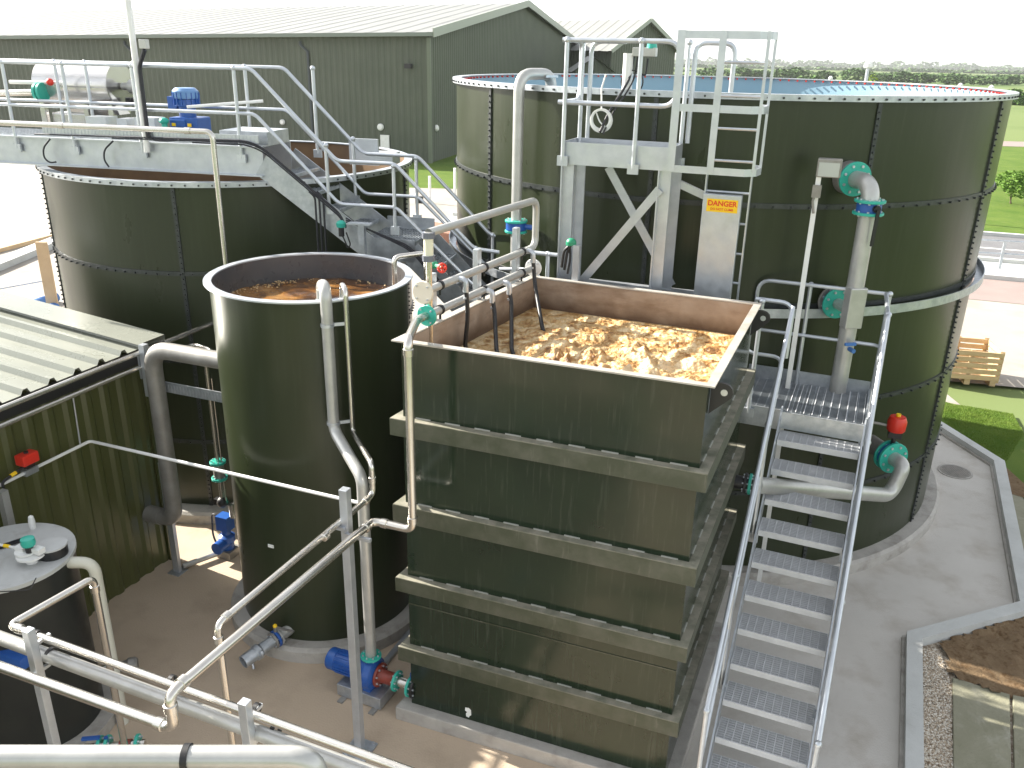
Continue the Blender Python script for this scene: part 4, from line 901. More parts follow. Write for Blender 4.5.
# ------------------------------------------------------------------ pipework
def proj(p):
    d = p-O; f = d.y*math.cos(PI_)-d.z*math.sin(PI_); yd = -d.y*math.sin(PI_)-d.z*math.cos(PI_); x = F*d.x/f; y = F*yd/f
    c, s = math.cos(RO), math.sin(RO); return 512+x*c-y*s, 384+x*s+y*c
def zy(p, py):   # height above the ground point p that is sighted on image row py
    lo, hi = -2., 8.
    for _ in range(40):
        mid = (lo+hi)/2
        if proj(V((p.x, p.y, mid)))[1] > py: lo = mid
        else: hi = mid
    return lo
def at_(p, z): return V((p.x, p.y, z))
def pipe(name, pts, r, m, label, cat='pipe', bend=.08, group=None, n=14):
    t = thing(name, pts[-1] if pts[-1].z < pts[0].z else pts[0], label, cat, group)
    MB().tube(pts, r, bend, n).build('pipe_run', m, t); return t
def clamp(t, p, ax, r, m=None, name='clamp'):
    mb = MB(); mb.ring(p-ax.normalized()*.012, ax, [(r+.001, 0), (r+.007, 0), (r+.007, .024), (r+.001, .024)], 18, close=True); mb.boxc(p-Z*(r+.02), V((.008, 0, 0)), V((0, .008, 0)), Z*.02); return mb.build(name, m or black, t)
def coupler(t, p, ax, r, m=stain, L_=.05):
    mb = MB(); a = ax.normalized(); mb.ring(p-a*L_/2, a, [(r, 0), (r+.006, .004), (r+.006, L_-.004), (r, L_)], 16); return mb.build('coupling', m, t)
def flange(t, p, ax, r, th=.022, m=tealm, nb=8, nm='flange'):
    ax = ax.normalized(); f = MB().ring(p-ax*th/2, ax, [(r-.003, 0), (r, .003), (r, th-.003), (r-.003, th)], 28).build(nm, m, t)
    MB().bolts(p, ax, r*.78, th/2+.012, nb, r*.085).build('bolts', galvw, f); return f
TSu = TS
e = (U*.655-W*.756); tn = V((-e.y, e.x, 0))
A0 = TS+e*.925; pm = gz(371, 655, .42); pm.z = 0
zA, zB_ = zy(A0, 430), zy(pm, 478)
t = pipe('delivery_pipe', [A0-e*.19+Z*3.16, A0-e*.19+Z*3.345, A0+Z*3.345, at_(A0, zA), at_(pm, zB_), at_(pm, .42)], .045, paint_grey, 'thickest grey pipe rising up the slim smooth tank and hooking over its rim', bend=.085)
flange(t, A0-e*.19+Z*3.19, Z, .075)
for py in (325, 423): 
    p = at_(A0, zy(A0, py)); clamp(t, p, Z, .045, galvw)
A1 = A0+tn*.145+e*.0; 
if proj(at_(A1, 2.5))[0] < proj(at_(A0, 2.5))[0]: tn = -tn; A1 = A0+tn*.145
for py in (325, 423):
    m = MB(); m.bar(at_(A0, zy(A0, py)), at_(A1, zy(A0, py)), .012, .025, Z); m.build('bracket', galvw, t)
X1 = P(-2.86, 4.70, 0); X2 = P(-2.90, 3.06, 0)
t = pipe('thin_return_pipe', [A1-e*.17+Z*3.02, A1-e*.17+Z*3.335, A1+Z*3.335, at_(A1, zy(A1, 432)), at_(X1, zy(X1, 463)), X1+Z*2.0, X2+Z*2.0, X2+Z*0.0], .021, stain, 'thin stainless pipe hooking over the slim tank rim, then running forward to the ground', bend=.06)
for p, a in ((X1+Z*2.12, Z), (X1+Z*2.0-W*.10, W), (X1+Z*2.0-W*.62, W), (X2+Z*2.0+W*.08, W), (X2+Z*1.9, Z)): coupler(t, p, a, .021)
# pipe coming off the manifold in front of the square tank and crossing to the left
Cx = gz(413, 530, 1.96); Cx.z = 0; zc0 = zy(Cx, 340)
C2 = P((gz(375, 522, 1.96)).dot(U)-.02, Cx.dot(W), 0); C3 = gz(166, 694, 1.96); C3.z = 0
C2 = V(C2); C3 = P(C2.dot(U)-.08, C3.dot(W)+.0, 0); C3 = V(C3)
tl = (BLc-FLc); tl.z = 0; tl.normalize(); nl = V((tl.y, -tl.x, 0)); cl = V((FLc.x, FLc.y, 0)).dot(nl)+.05
def gl(px, py, off=0): return gpl(px, py, nl, cl+off)
f0, f1 = gl(428, 321), gl(533, 263); g0_, g1_ = gl(424, 299), gl(530, 243)
f1.z = f0.z = (f0.z+f1.z)/2; g0_.z = g1_.z = (g0_.z+g1_.z)/2
zb_c = zy(C3, 729)
left_end = gz(-90, 622, zb_c); left_end = P(left_end.dot(U)-.6, C3.dot(W), zb_c)
t = pipe('crossing_pipe', [f0-tl*.02, f0-tl*.14, at_(Cx, zc0-.0)+Z*.0, Cx+Z*1.96, C2+Z*1.96, C3+Z*1.96, at_(C3, zb_c), left_end], .029, stain, 'long stainless pipe from the teal flange down the square tank\'s front, then left', bend=.065)
for p, a in ((Cx+Z*2.04, Z), (Cx+Z*(zc0-.08), Z), (C2+Z*1.96-W*.09, W), (C2+Z*1.96+U*.09, U), (C3+Z*1.88, Z), (C3+Z*1.96+W*.1, W), (at_(C3, zb_c)-U*.09, U)): coupler(t, p, a, .029)
flange(t, f0-tl*.012, tl, .075, nb=4)
# manifold pipes with supports and hoses
mn = thing('manifold', at_(f0, ZT), 'twin grey manifold pipes on white posts along the square tank\'s left rim', 'pipe manifold')
m = MB(); m.tube([f0, f1], .029, n=16); m.build('lower_pipe', paint_grey, mn)
top = gl(538, 225); tz = gl(500, 211).z; xr = g1_+tl*.05; xl_ = gl(428, 212)
m = MB(); m.tube([g0_, at_(g1_+tl*.10, g1_.z), at_(g1_+tl*.10, tz), at_(xl_, tz), at_(xl_, gl(429, 232).z)], .029, .09, n=16); m.build('upper_pipe', paint_grey, mn)
flange(mn, g0_-tl*.01, tl, .080, m=mat('cream_flange', (.66, .60, .50), .5), nb=4, nm='blank_flange')
flange(mn, f1+tl*.01, tl, .075, m=white, nb=4, nm='blank_flange')
m = MB(); za, zb2 = gl(429, 235).z, gl(429, 258).z; m.cyl(at_(xl_, zb2), at_(xl_, za), .034, n=14); m.build('sight_tube', mat('cream_tube', (.68, .66, .52), .2), mn)
gpl_ = mat('grey_plastic', (.13, .14, .17), .4)
for z in (za, zb2): MB().cyl(at_(xl_, z-.02), at_(xl_, z+.02), .045, n=8).build('union_nut', gpl_, mn)
m = MB(); m.tube([at_(xl_, zb2), at_(xl_, zb2-.18), at_(xl_, 2.6)], .022, .05); m.build('drop_pipe', stain, mn)
for px, yt in ((432, 273), (477, 249), (515, 228)):
    q = gl(px, 290, -.07); zt_ = gl(px, yt, -.07).z; m = MB(); m.boxc(at_(q, (zt_+ZT-.02)/2), tl*.030, nl*.022, Z*(zt_-ZT+.02)/2); m.build('support_post', galvw, mn, smooth=False, bevel=.004)
for px in (440, 484, 521):
    for base in (f0, g0_):
        a = gl(px, 300); s = (a-f0).dot(tl); p = base+tl*(s-(base-f0).dot(tl)); clamp(mn, at_(p, base.z), tl, .029)
hp = [((457, 280), (462, 300), (467, 349), 0), ((484, 291), (489, 312), (499, 354), 1), ((501, 286), (506, 306), (514, 352), 1), ((524, 250), (527, 300), (545, 331), 0)]
for i, (a_, b_, c_, low) in enumerate(hp):
    base = f0 if low else g0_; g_a = gl(a_[0], 300); s = (g_a-base).dot(tl); p = at_(base+tl*s, base.z); inn = -nl*0-nl*-.0
    ii = nl if (cen-FLc).dot(nl) > 0 else -nl
    o1 = p+ii*.075; end = gz(c_[0], c_[1], ZF+.01)
    m = MB(); m.tube([p, o1, o1-Z*.07], .022, .05); m.build('tee', galvw, mn)
    h = thing('hose', end, ('first black hose from the left, hanging from the upper manifold pipe', 'second black hose from the left, hanging from the lower manifold pipe into the froth', 'third black hose from the left, hanging from the lower manifold pipe into the froth', 'fourth black hose, curving furthest back and right into the froth')[i], 'hose', 'black hoses hanging into the square tank')
    mid = (o1*.45+end*.55); mid.z = (o1.z+end.z)/2-.02; mid = mid-(end-o1)*.18; mid.z = (o1.z-.07)*.45+end.z*.55
    m = MB(); m.tube([o1-Z*.05, at_(o1, mid.z+.06)+ii*.02, end+Z*.0-(ii*.02), end-Z*.12+ii*.05], .0165, .14, n=12, seg=8); m.build('hose_body', black, h)
    m = MB(); m.cyl(o1-Z*.09, o1-Z*.05, .022, n=12); m.cyl(o1-Z*.14+ii*.003, o1-Z*.125+ii*.003, .019, n=12); m.build('hose_clip', galvw, h)
rv = thing('red_wheel_valve', gl(442, 268, -.12), 'small red hand wheel on a green valve below the cream sight tube', 'valve')
c = gl(442, 268, -.10); vx = (O-c).normalized(); vx.z = 0; vx = (vx+U*.8).normalized(); m = MB(); m.ring(c-vx*.008, vx, [(.026, 0), (.038, 0), (.038, .016), (.026, .016)], 16, close=True); m.boxc(c, vx*.006, Z*.028, vx.cross(Z)*.006); m.boxc(c, vx*.006, Z*.006, vx.cross(Z)*.028); m.build('hand_wheel', redm, rv)
m = MB(); m.cyl(c-vx*.11, c, .014, n=10); m.ball(c-vx*.12, .032, 10); m.build('valve_body', greenc, rv)
# arch pipe between slim tank and manifold
ua, ub = gz(394, 257, 3.38), gz(426, 253, 3.38)
pipe('arch_pipe', [at_(ua, 3.0), ua, ub, at_(ub, 2.2)], .022, stain, 'small stainless arch pipe bridging from inside the slim tank to the manifold corner', bend=.06)
# tall pipe over the big tank's left rim
_, pp = angat(516, 232, TB, RB+.16); pp.z = 0; aa = math.atan2(pp.y-TB.y, pp.x-TB.x); er = V((math.cos(aa), math.sin(aa), 0)); zt_ = zy(pp, 74)
t = pipe('fill_pipe', [pp+Z*1.0, at_(pp, zt_), at_(pp-er*.42, zt_), at_(pp-er*.42, zt_-.25)], .052, paint_grey, 'tall pale pipe rising up the big tank\'s left side and hooking over its rim', bend=.15)
vz = zy(pp, 226)
m = MB(); m.ring(at_(pp, vz-.035), Z, [(.10, 0), (.10, .07)], 24); m.build('valve_body', bluem, t); flange(t, at_(pp, vz-.05), Z, .11, m=tealm); flange(t, at_(pp, vz+.05), Z, .11, m=tealm)
m = MB(); m.cyl(at_(pp, vz)+U*.08, at_(pp, vz)+U*.19, .025, n=10); m.bar(at_(pp, vz)+U*.19, at_(pp, vz-.16)+U*.21, .03, .012, W); m.build('valve_handle', bluem, t)
m = MB(); m.boxc(at_(pp, zt_-.02)-er*.36, er*.08, er.cross(Z)*.07, Z*.01); m.build('rim_bracket', galv, t, smooth=False)
# right hand outlet pipe with blue valve
def radial(px, py, r): _, p = angat(px, py, TB, RB+r); a = math.atan2(p.y-TB.y, p.x-TB.x); return p, V((math.cos(a), math.sin(a), 0))
pf, er = radial(847, 177, .0); tz_ = er.cross(Z)
t = thing('outlet_pipe', at_(pf+er*.42, 0), 'pale outlet pipe with teal flange and blue valve on the big tank\'s front right', 'pipe')
po_ = pf+er*.40; m = MB(); m.tube([pf, at_(po_, pf.z), at_(po_, 1.95), at_(po_-er*.40, 1.75)], .072, .17, n=20, seg=10); m.build('pipe_run', paint_grey, t)
flange(t, pf+er*.13, er, .145); m = MB(); m.ring(pf+er*.0, er, [(.14, .005), (.14, .09)], 24); m.build('nozzle', dullpipe, t); flange(t, pf+er*.09, er, .14, m=dullpipe)
vz = zy(po_, 207); m = MB(); m.ring(at_(po_, vz-.04), Z, [(.10, 0), (.10, .08)], 24); m.build('valve_body', bluem, t); flange(t, at_(po_, vz+.05), Z, .125); flange(t, at_(po_, vz-.05), Z, .125)
m = MB(); m.cyl(at_(po_, vz)+er*.09, at_(po_, vz)+er*.13, .03, n=10); m.bar(at_(po_, vz)+er*.14, at_(po_, vz-.30)+er*.13, .03, .012, er); m.build('valve_handle', black, t)
bz = zy(po_, 300); bp = at_(TB, bz)+(at_(po_, 0)-TB).normalized()*RB; erb = (at_(po_, 0)-TB).normalized(); sdv = -er.cross(Z)*-.0
pl2, er2 = radial(829, 299, .0)
m = MB(); q2 = pl2+er2*.22; m.tube([pl2, q2, at_(po_, q2.z)], .05, .05); m.build('branch_pipe', paint_grey, t); flange(t, pl2+er2*.14, er2, .14); flange(t, pl2+er2*.06, er2, .14, m=dullpipe)
m = MB(); m.ring(pl2+er2*.08, er2, [(.10, 0), (.10, .05)], 20); m.build('valve_body', bluem, t)
m = MB(); m.boxc(at_(po_, bz-.06)+er*.025, er*.052, tz_*.078, Z*.18); m.build('pipe_saddle', paint_grey, t, smooth=False, bevel=.01)
m = MB(); m.cyl(at_(po_, bz-.42)+er*.06, at_(po_, bz-.42)+er*.14, .02, n=10); m.boxc(at_(po_, bz-.36)+er*.12-tz_*-.03, er*.012, tz_*.05, Z*.012); m.build('sample_valve', bluep, t)
# flood lamp on a conduit post
lp, el = radial(819, 176, .30); lb = at_(lp, 0); ft = thing('flood_lamp', lb, 'grey floodlight on a slim white post in front of the big tank', 'lamp')
m = MB(); m.boxc(at_(lb, lp.z/2), U*.02, W*.02, Z*lp.z/2); m.build('post', white, ft, smooth=False)
m = MB(); c = at_(lb, lp.z+.07)+U*.07; m.boxc(c, U*.095, W*.045, Z*.075); hd = m.build('lamp_head', dullpipe, ft, smooth=False, bevel=.012)
m = MB(); m.boxc(c-W*.047-Z*.01, U*.08, W*.004, Z*.055); m.build('lamp_glass', glass, hd, smooth=False)
m = MB(); m.boxc(at_(lb, lp.z-.12)+U*.0-W*.03, U*.035, W*.02, Z*.05); m.tube([at_(lb, lp.z-.1)-W*.04, at_(lb, lp.z-.2)-W*.04-U*.02, at_(lb, lp.z-.3)-W*.03], .010); m.build('bracket', dullpipe, ft)
# red actuated valve low on the right
pv, ev = radial(893, 458, .36); a_out = ev; tv = ev.cross(Z); tv = tv if tv.dot(U) < 0 else -tv
rt = thing('actuated_valve', at_(pv, 0), 'valve with red actuator, big teal flange and fat elbow low on the big tank\'s right', 'valve')
fa_ = (ev*.9+tv*.15).normalized()
m = MB(); m.tube([pv-fa_*.36, pv], .085, n=20); m.build('nozzle', dullpipe, rt)
flange(rt, pv+fa_*.0, fa_, .155, .028); m = MB(); m.ring(pv-fa_*.06, fa_, [(.13, 0), (.13, .045)], 24); m.build('valve_body', bluem, rt); flange(rt, pv-fa_*.08, fa_, .15, m=tealm)
q = pv+fa_*.10-Z*.02; m = MB(); m.tube([pv+fa_*.01, pv+fa_*.16, pv+fa_*.16-Z*.30+tv*.10, gw(750, 484, 6.3)+U*.04], .068, .15, n=22, seg=10); m.build('elbow_pipe', paint_grey, rt)
m = MB(); m.cyl(pv-fa_*.04+Z*.12, pv-fa_*.04+Z*.22, .022, n=10); m.boxc(pv-fa_*.04+Z*.235, U*.06, W*.05, Z*.03); m.build('stem', black, rt)
c = pv-fa_*.04+Z*.27; m = MB(); m.ring(c, Z, [(.075, 0), (.085, .015), (.088, .10), (.07, .145), (.02, .15)], 20); m.build('red_actuator', redm, rt)
m = MB(); m.cyl(c+Z*.15, c+Z*.175, .022, n=10); m.build('brass_knob', yellow, rt)
m = MB(); m.tube([c+Z*.04-U*.06, c-U*.2+Z*.05, c-U*.5+Z*.02], .014, .05); m.build('cable', dullpipe, rt)
# small flange between square tank and stair
c = gw(750, 484, 6.3); t = thing('side_nozzle', c, 'short pipe nozzle with a dark teal flange between the square tank and the stair', 'pipe'); ax = U
m = MB(); m.cyl(c-ax*.26, c+ax*.04, .055, n=18); m.build('pipe_run', black, t); flange(t, c+ax*.0, ax, .085); flange(t, c-ax*.035, ax, .085, m=black)

# ------------------------------------------------------------------ pump in front
g0 = at_(pm, 0); pt = thing('pump', g0, 'blue pump with teal and rust red flanges beside the square tank\'s front left corner', 'pump')
ax = (gz(408, 690, .25)-gz(335, 664, .25)); ax.z = 0; ax.normalize(); pz_ = .25; ay = V((-ax.y, ax.x, 0))
m = MB(); m.boxc(g0-ax*.06+Z*.065, ax*.21, ay*.12, Z*.055); m.build('base_plate', galv, pt, smooth=False, bevel=.006)
m = MB()
for s in (-.2, .1): m.boxc(g0+ax*s-ay*.15+Z*.008, ax*.025, ay*.04, Z*.006)
m.build('anchor_feet', dullpipe, pt, smooth=False)
c = at_(g0, pz_); m = MB(); m.ring(c-ax*.06, ax, [(.06, 0), (.13, .01), (.145, .05), (.13, .10), (.08, .13)], 26); m.cyl(c, c+Z*.15, .055, .05, 16)
m.boxc(c+ax*.0-Z*.11, ax*.035, ay*.09, Z*.03); m.build('volute', bluem, pt)
m = MB(); m.ring(c-ax*.13, ax, [(.09, 0), (.09, .08)], 20); m.ring(c-ax*.40, ax, [(.02, 0), (.075, .01), (.085, .03), (.085, .26)], 24)
for i in range(18):
    a = i*math.pi/9; r_ = ay*math.cos(a)+Z*math.sin(a); m.boxc(c-ax*.23+r_*.088, ax*.09, r_*.010, r_.cross(ax)*.003)
m.build('motor', bluem, pt)
m = MB(); m.ring(c-ax*.405, ax, [(.088, 0), (.092, .01), (.092, .075), (.085, .08)], 24); m.build('fan_cover', bluem, pt)
flange(pt, c+Z*.165, Z, .085, .02)
x = c+ax*.08; flange(pt, x, ax, .10, .02, brownr); m = MB(); m.ring(x, ax, [(.07, 0), (.055, .03), (.055, .12), (.07, .15)], 20); m.build('reducer', brownr, pt); flange(pt, x+ax*.16, ax, .085, .02)
m = MB(); m.cyl(x+ax*.16, x+ax*.36, .04, n=16); m.build('stub_pipe', stain, pt); flange(pt, x+ax*.29, ax, .09, .02); flange(pt, x+ax*.33, ax, .09, .02, black)
m = MB(); m.cyl(x+ax*.31+Z*.08, x+ax*.31+Z*.13, .022, n=8); m.build('valve_stem', bluem, pt)
# floor channel running to the pump
m = MB(); a, b = gz(384, 664, .02), gz(407, 636, .02); m.bar(a, b+(b-a)*.6, .05, .03, Z); tag(m.build('floor_channel', galv, smooth=False), 'narrow grey metal channel on the ground from the blue pump towards the slim tank', 'channel')
# drain coupling at the foot of the slim tank
d0 = gz(281, 638, .22); ex = (d0-TS); ex.z = 0; ex.normalize(); d0 = TS+ex*(RS)+Z*.22
dirx = (gz(250, 660, .12)-d0).normalized(); dirx = (gz(249, 658, .17)-d0); dirx.normalize()
dv = thing('drain_coupling', d0, 'drain valve with blue body and silver hose coupling at the slim tank\'s foot', 'valve')
m = MB(); m.cyl(d0-dirx*.1, d0+dirx*.10, .05, n=16); m.build('nozzle', paint_grey, dv); flange(dv, d0+dirx*.09, dirx, .075, .02, paint_grey, 6); flange(dv, d0+dirx*.12, dirx, .078, .025, bluem, 6)
flange(dv, d0+dirx*.15, dirx, .075, .02, dullpipe, 6)
m = MB(); m.ring(d0+dirx*.16, dirx, [(.05, 0), (.052, .12), (.068, .14), (.068, .18), (.058, .19), (.058, .30), (.05, .30), (.048, .2)], 22); m.build('hose_coupling', galv, dv)
m = MB(); c = d0+dirx*.32; sx = dirx.cross(Z).normalized(); m.tube([c+sx*.06+Z*.02, c+sx*.075-Z*.04, c+sx*.06-Z*.12+dirx*.02, c+sx*.03-Z*.17+dirx*.03], .011, .04); m.tube([c-sx*.06, c-sx*.085+Z*.02, c-sx*.07+Z*.05], .016, .02); m.build('locking_lever', galvw, dv)
m = MB(); c = d0+dirx*.12+Z*.10; m.cyl(c-Z*.03, c+Z*.02, .016, n=8); m.bar(c+Z*.02, c+Z*.03+U*.19, .022, .012, Z); m.build('lever', dullpipe, dv)
m = MB(); c = d0+dirx*.12+Z*.12; m.ball(c+Z*.012, .02, 8); m.build('yellow_knob', yellow, dv)

# ------------------------------------------------------------------ front post and pipe rack on the left
p1 = gz(360, 750, 0)
t = thing('support_post', p1, 'tall square galvanised post with bolted foot plate in front of the slim tank', 'post')
m = MB(); m.boxc(p1+Z*1.135, U*.030, W*.030, Z*1.12); m.build('square_tube', galvw, t, smooth=False, bevel=.004)
m = MB(); m.boxc(p1+Z*.008, U*.10, W*.10, Z*.006); fp = m.build('foot_plate', galv, t, smooth=False)
m = MB()
for i in (-1, 1):
    for j in (-1, 1): m.cyl(p1+U*.075*i+W*.075*j+Z*.012, p1+U*.075*i+W*.075*j+Z*.035, .012, n=6)
m.build('bolts', galv, fp)
m = MB(); m.boxc(P(-2.87, 4.25, 1.97), U*.05, W*.012, Z*.012); m.boxc(P(-2.72, 4.25, 1.93), U*.10, W*.012, Z*.012); m.build('pipe_brackets', galvw, t, smooth=False)
zF, zD = 1.80, 1.68; wF = 2.79; wD = 2.80; wp = 2.70
F0 = P(gz(10, 625, zF).dot(U), wF, zF); F9 = P(.2, 2.68, zF)
F1 = gz(93, 578, zF+.0)
t = pipe('hooked_pipe', [F9, F0, F1, V((F1.x, F1.y, .12))], .023, stain, 'thin stainless pipe doubling back over the rack and dropping beside the black tank', bend=.05)
for p, a in ((F0+U*.08, U), (F1-Z*.08, Z)): coupler(t, p, a, .023)
for x in (-3.98, -2.45, -3.0): clamp(t, P(x, wF-.003, zF), U, .023)
t = thing('rack_pipe', P(-4, wD, zD), 'thicker pale pipe on the front left rack, lying just below the thin one', 'pipe'); m = MB(); m.tube([P(-6.5, wD+.03, zD), P(.2, 2.70, zD)], .040, n=18); m.build('pipe_run', paint_grey, t)
for x in (-3.9, -2.35): clamp(t, P(x, wD-.01, zD), U, .040)
for px, py, lab in ((30, 628, 'left square post of the front pipe rack, by the round lidded tank'), (236, 710, 'right square post of the front pipe rack, cut by the bottom edge')):
    b = gz(px, py, 1.92); q = P(b.dot(U), wp, 0); m = MB(); m.boxc(q+Z*.96, U*.025, W*.025, Z*.96); t = thing('rack_post', q, lab, 'post', 'square posts of the front pipe rack'); m.build('square_tube', galvw, t, smooth=False, bevel=.004)
    m = MB(); m.boxc(q+Z*.006, U*.08, W*.08, Z*.006); m.build('foot_plate', galv, t, smooth=False)
    m = MB(); m.bar(q+Z*1.62-W*.06, q+Z*1.62+W*.10, .02, .02, Z); m.bar(q+Z*1.80, q+Z*1.80+W*.12, .02, .02, Z); m.build('pipe_bracket', galvw, t, smooth=False)
E0, E1 = gz(-130, 757, 2.5), gz(316, 757, 2.5); ed = (E1-E0).normalized()
t = pipe('near_pipe', [E0, E1, V((E1.x, E1.y, 0))+ed*.0+Z*0], .043, paint_grey, 'closest pale pipe, along the bottom left edge, bending down at its right end', bend=.10)
clamp(t, E0+ed*((gz(187, 757, 2.5)-E0).length), ed, .043)
# thin rail pipe crossing from the ribbed shed
Pw = gu(90, 441, SU+.10); zr_ = Pw.z; Pe = at_(pm, zy(pm, 504)); Pl = gu(-30, 502, SU+.10); Pl.z = zr_
Pe = pm+(Pw-pm).normalized()*.05; Pe.z = zy(pm, 504)
t = pipe('thin_crossing_pipe', [Pl-W*1.2, Pw, Pe], .014, white, 'very thin bright pipe from the ribbed shed wall across to the fat grey pipe', bend=.04)
a = gu(80, 443, SU+.10); m = MB(); m.cyl(V((a.x, a.y, zr_)), gu(73, 397, SU+.13), .007, n=6); m.build('hanger_rod', galvw, t)
m = MB(); c = gu(29, 467, SU+.10); m.boxc(V((c.x, c.y, zr_)), U*.03, W*.06, Z*.025); m.build('bracket', galv, t, smooth=False)
rs = thing('red_actuator_valve', gu(27, 460, SU+.14), 'small red topped valve on the ribbed shed wall above the thin pipe', 'valve')
c = gu(27, 458, SU+.14); m = MB(); m.boxc(c, U*.05, W*.075, Z*.045); m.build('red_top', redm, rs, smooth=False, bevel=.012)
m = MB(); m.boxc(c-Z*.06, U*.03, W*.04, Z*.02); m.cyl(c+Z*.045, c+Z*.06, .018, n=8); m.tube([c-Z*.06-W*.05, c-Z*.09-W*.2, c-Z*.1-W*.25, c-Z*.3-W*.25], .012, .04); m.build('valve_body', black, rs)
m = MB(); m.cyl(c-Z*.075-W*.12, c-Z*.082-W*.17, .016, n=8); m.build('yellow_tag', yellow, rs)
# pipes along the shed eave
pu = P(-5.49, 6.09, 0); pe_u = SU+.26; pe_z1 = (gu(0, 410, pe_u).z+gu(212, 323, pe_u).z)/2; pe_z2 = (gu(0, 425, pe_u).z+gu(195, 345, pe_u).z)/2
t = thing('eave_pipe', P(-5.85, 4, 2.35), 'upper of two stainless pipes running along the ribbed shed\'s eave', 'pipe', 'pipes along the shed eave'); m = MB(); m.tube([P(pe_u, 1, pe_z1), P(pe_u, 7.6, pe_z1)], .022); m.build('pipe_run', stain, t)
for y in (5.85, 3.2): clamp(t, P(pe_u, y, pe_z1), W, .022)
t = thing('eave_pipe', P(-5.85, 4, 2.2), 'lower of two stainless pipes along the shed\'s eave, dropping to the far small pump', 'pipe', 'pipes along the shed eave'); m = MB(); m.tube([P(pe_u, 1, pe_z2), P(pe_u, 6.25, pe_z2), at_(pu+W*.1, pe_z2), at_(pu, 2.17), at_(pu, .6)], .020, .07); m.build('pipe_run', stain, t)
m = MB(); m.tube([at_(pu, 2.0)+U*.045, at_(pu, .6)+U*.045], .009); m.build('tracer_line', stain, t)
b = gu(147, 372, pe_u+.05); t = thing('eave_post', V((b.x, b.y, 1.95)), 'short pale post clamped to the two pipes at the shed\'s eave corner', 'post'); m = MB(); m.boxc(V((b.x, b.y, 2.22)), U*.03, W*.03, Z*.25); m.build('square_tube', galvw, t, smooth=False)
m = MB(); m.bar(P(pe_u, b.dot(W), 2.36), P(pe_u, b.dot(W), 2.14), .02, .06, W); m.build('clamp_bar', galv, t, smooth=False)
# fat pipe from slim tank to shed
wq = 5.55; h0 = gw(224, 361, wq); h1_ = gw(153, 363, wq); h1_.z = h0.z; zlo = zy(at_(h1_, 0), 520)
t = pipe('fat_vent_pipe', [h0, h1_, at_(h1_, zlo), at_(h1_, zlo)-U*.32-W*.0], .078, dullpipe, 'fat weathered grey pipe bending down from the slim tank into the ribbed shed', bend=.20, n=20)
m = MB(); m.tube([at_(h1_, zlo)-U*.17, at_(h1_, zlo)-U*.33], .083, n=20); m.build('wall_sleeve', dullpipe, t)
a, b = gw(157, 385, wq+.1), gw(222, 380, wq+.1); b.z = a.z; m = MB(); m.bar(a, b, .012, .10, Z)
L_ = (b-a).length; x = .03
while x < L_: q = a+(b-a).normalized()*x; m.boxc(q-W*.008-Z*.01, U*.006, W*.002, Z*.035); x += .035
tag(m.build('cable_tray', galv, smooth=False), 'perforated steel cable tray under the fat grey pipe, left of the slim tank', 'cable tray')
b = gz(178, 572, 0); t = thing('pipe_stand', b, 'thin steel leg standing on the ground below the fat grey pipe', 'post'); m = MB(); m.boxc(at_(b, .62), U*.035, W*.02, Z*.62); m.build('leg', galvw, t, smooth=False); m = MB(); m.boxc(b+Z*.006, U*.07, W*.07, Z*.006); m.build('foot_plate', galv, t, smooth=False)
a = gw(170, 474, wq+.12); m = MB(); m.boxc(a, U*.035, W*.01, Z*.075); tag(m.build('notice_plate', white, smooth=False), 'small white blank plate behind the fat grey pipe', 'plate')
m = MB(); m.tube([gz(183, 566, .05), gz(222, 552, .05)], .028); tag(m.build('ground_pipe', paint_grey), 'short pale pipe on the ground leading to the far small pump', 'pipe')
# far small pump
c0 = pu; t = thing('dosing_pump', c0, 'small upright blue pump with valves between the slim tank and left tank', 'pump')
m = MB(); c = at_(c0, .18); m.boxc(c-Z*.13, U*.09, W*.09, Z*.04); m.build('base_plate', dullpipe, t, smooth=False)
m = MB(); m.ring(at_(c0, .08)-W*.0, Z, [(.07, 0), (.07, .08), (.085, .10), (.085, .16), (.05, .18), (.05, .36)], 18); m.cyl(at_(c0, .17)-W*.0, at_(c0, .17)-W*.17, .065, n=16); m.boxc(at_(c0, .40), U*.07, W*.06, Z*.08); m.build('motor', bluem, t)
m = MB(); m.tube([at_(c0, .45)-U*.05, at_(c0, .47)-U*.16, at_(c0, .2)-U*.18, at_(c0, .06)-U*.13], .010, .06); m.build('cable', black, t)
z1 = zy(c0, 470); flange(t, at_(c0, z1+.09), Z, .08, .025); flange(t, at_(c0, z1-.09), Z, .08, .025); m = MB(); m.cyl(at_(c0, z1-.08), at_(c0, z1+.08), .055, n=14); m.build('check_valve', dullpipe, t)
z2 = zy(c0, 502); m = MB(); m.ball(at_(c0, z2), .06, 12); m.boxc(at_(c0, z2)-U*.05, U*.04, W*.03, Z*.03); m.build('ball_valve', black, t)
flange(t, at_(c0, z2-.02)+U*.13+W*.1, U, .08); m = MB(); m.tube([at_(c0, .48)+U*.11, at_(c0, z2+.0)+U*.11], .03); m.build('riser', stain, t)

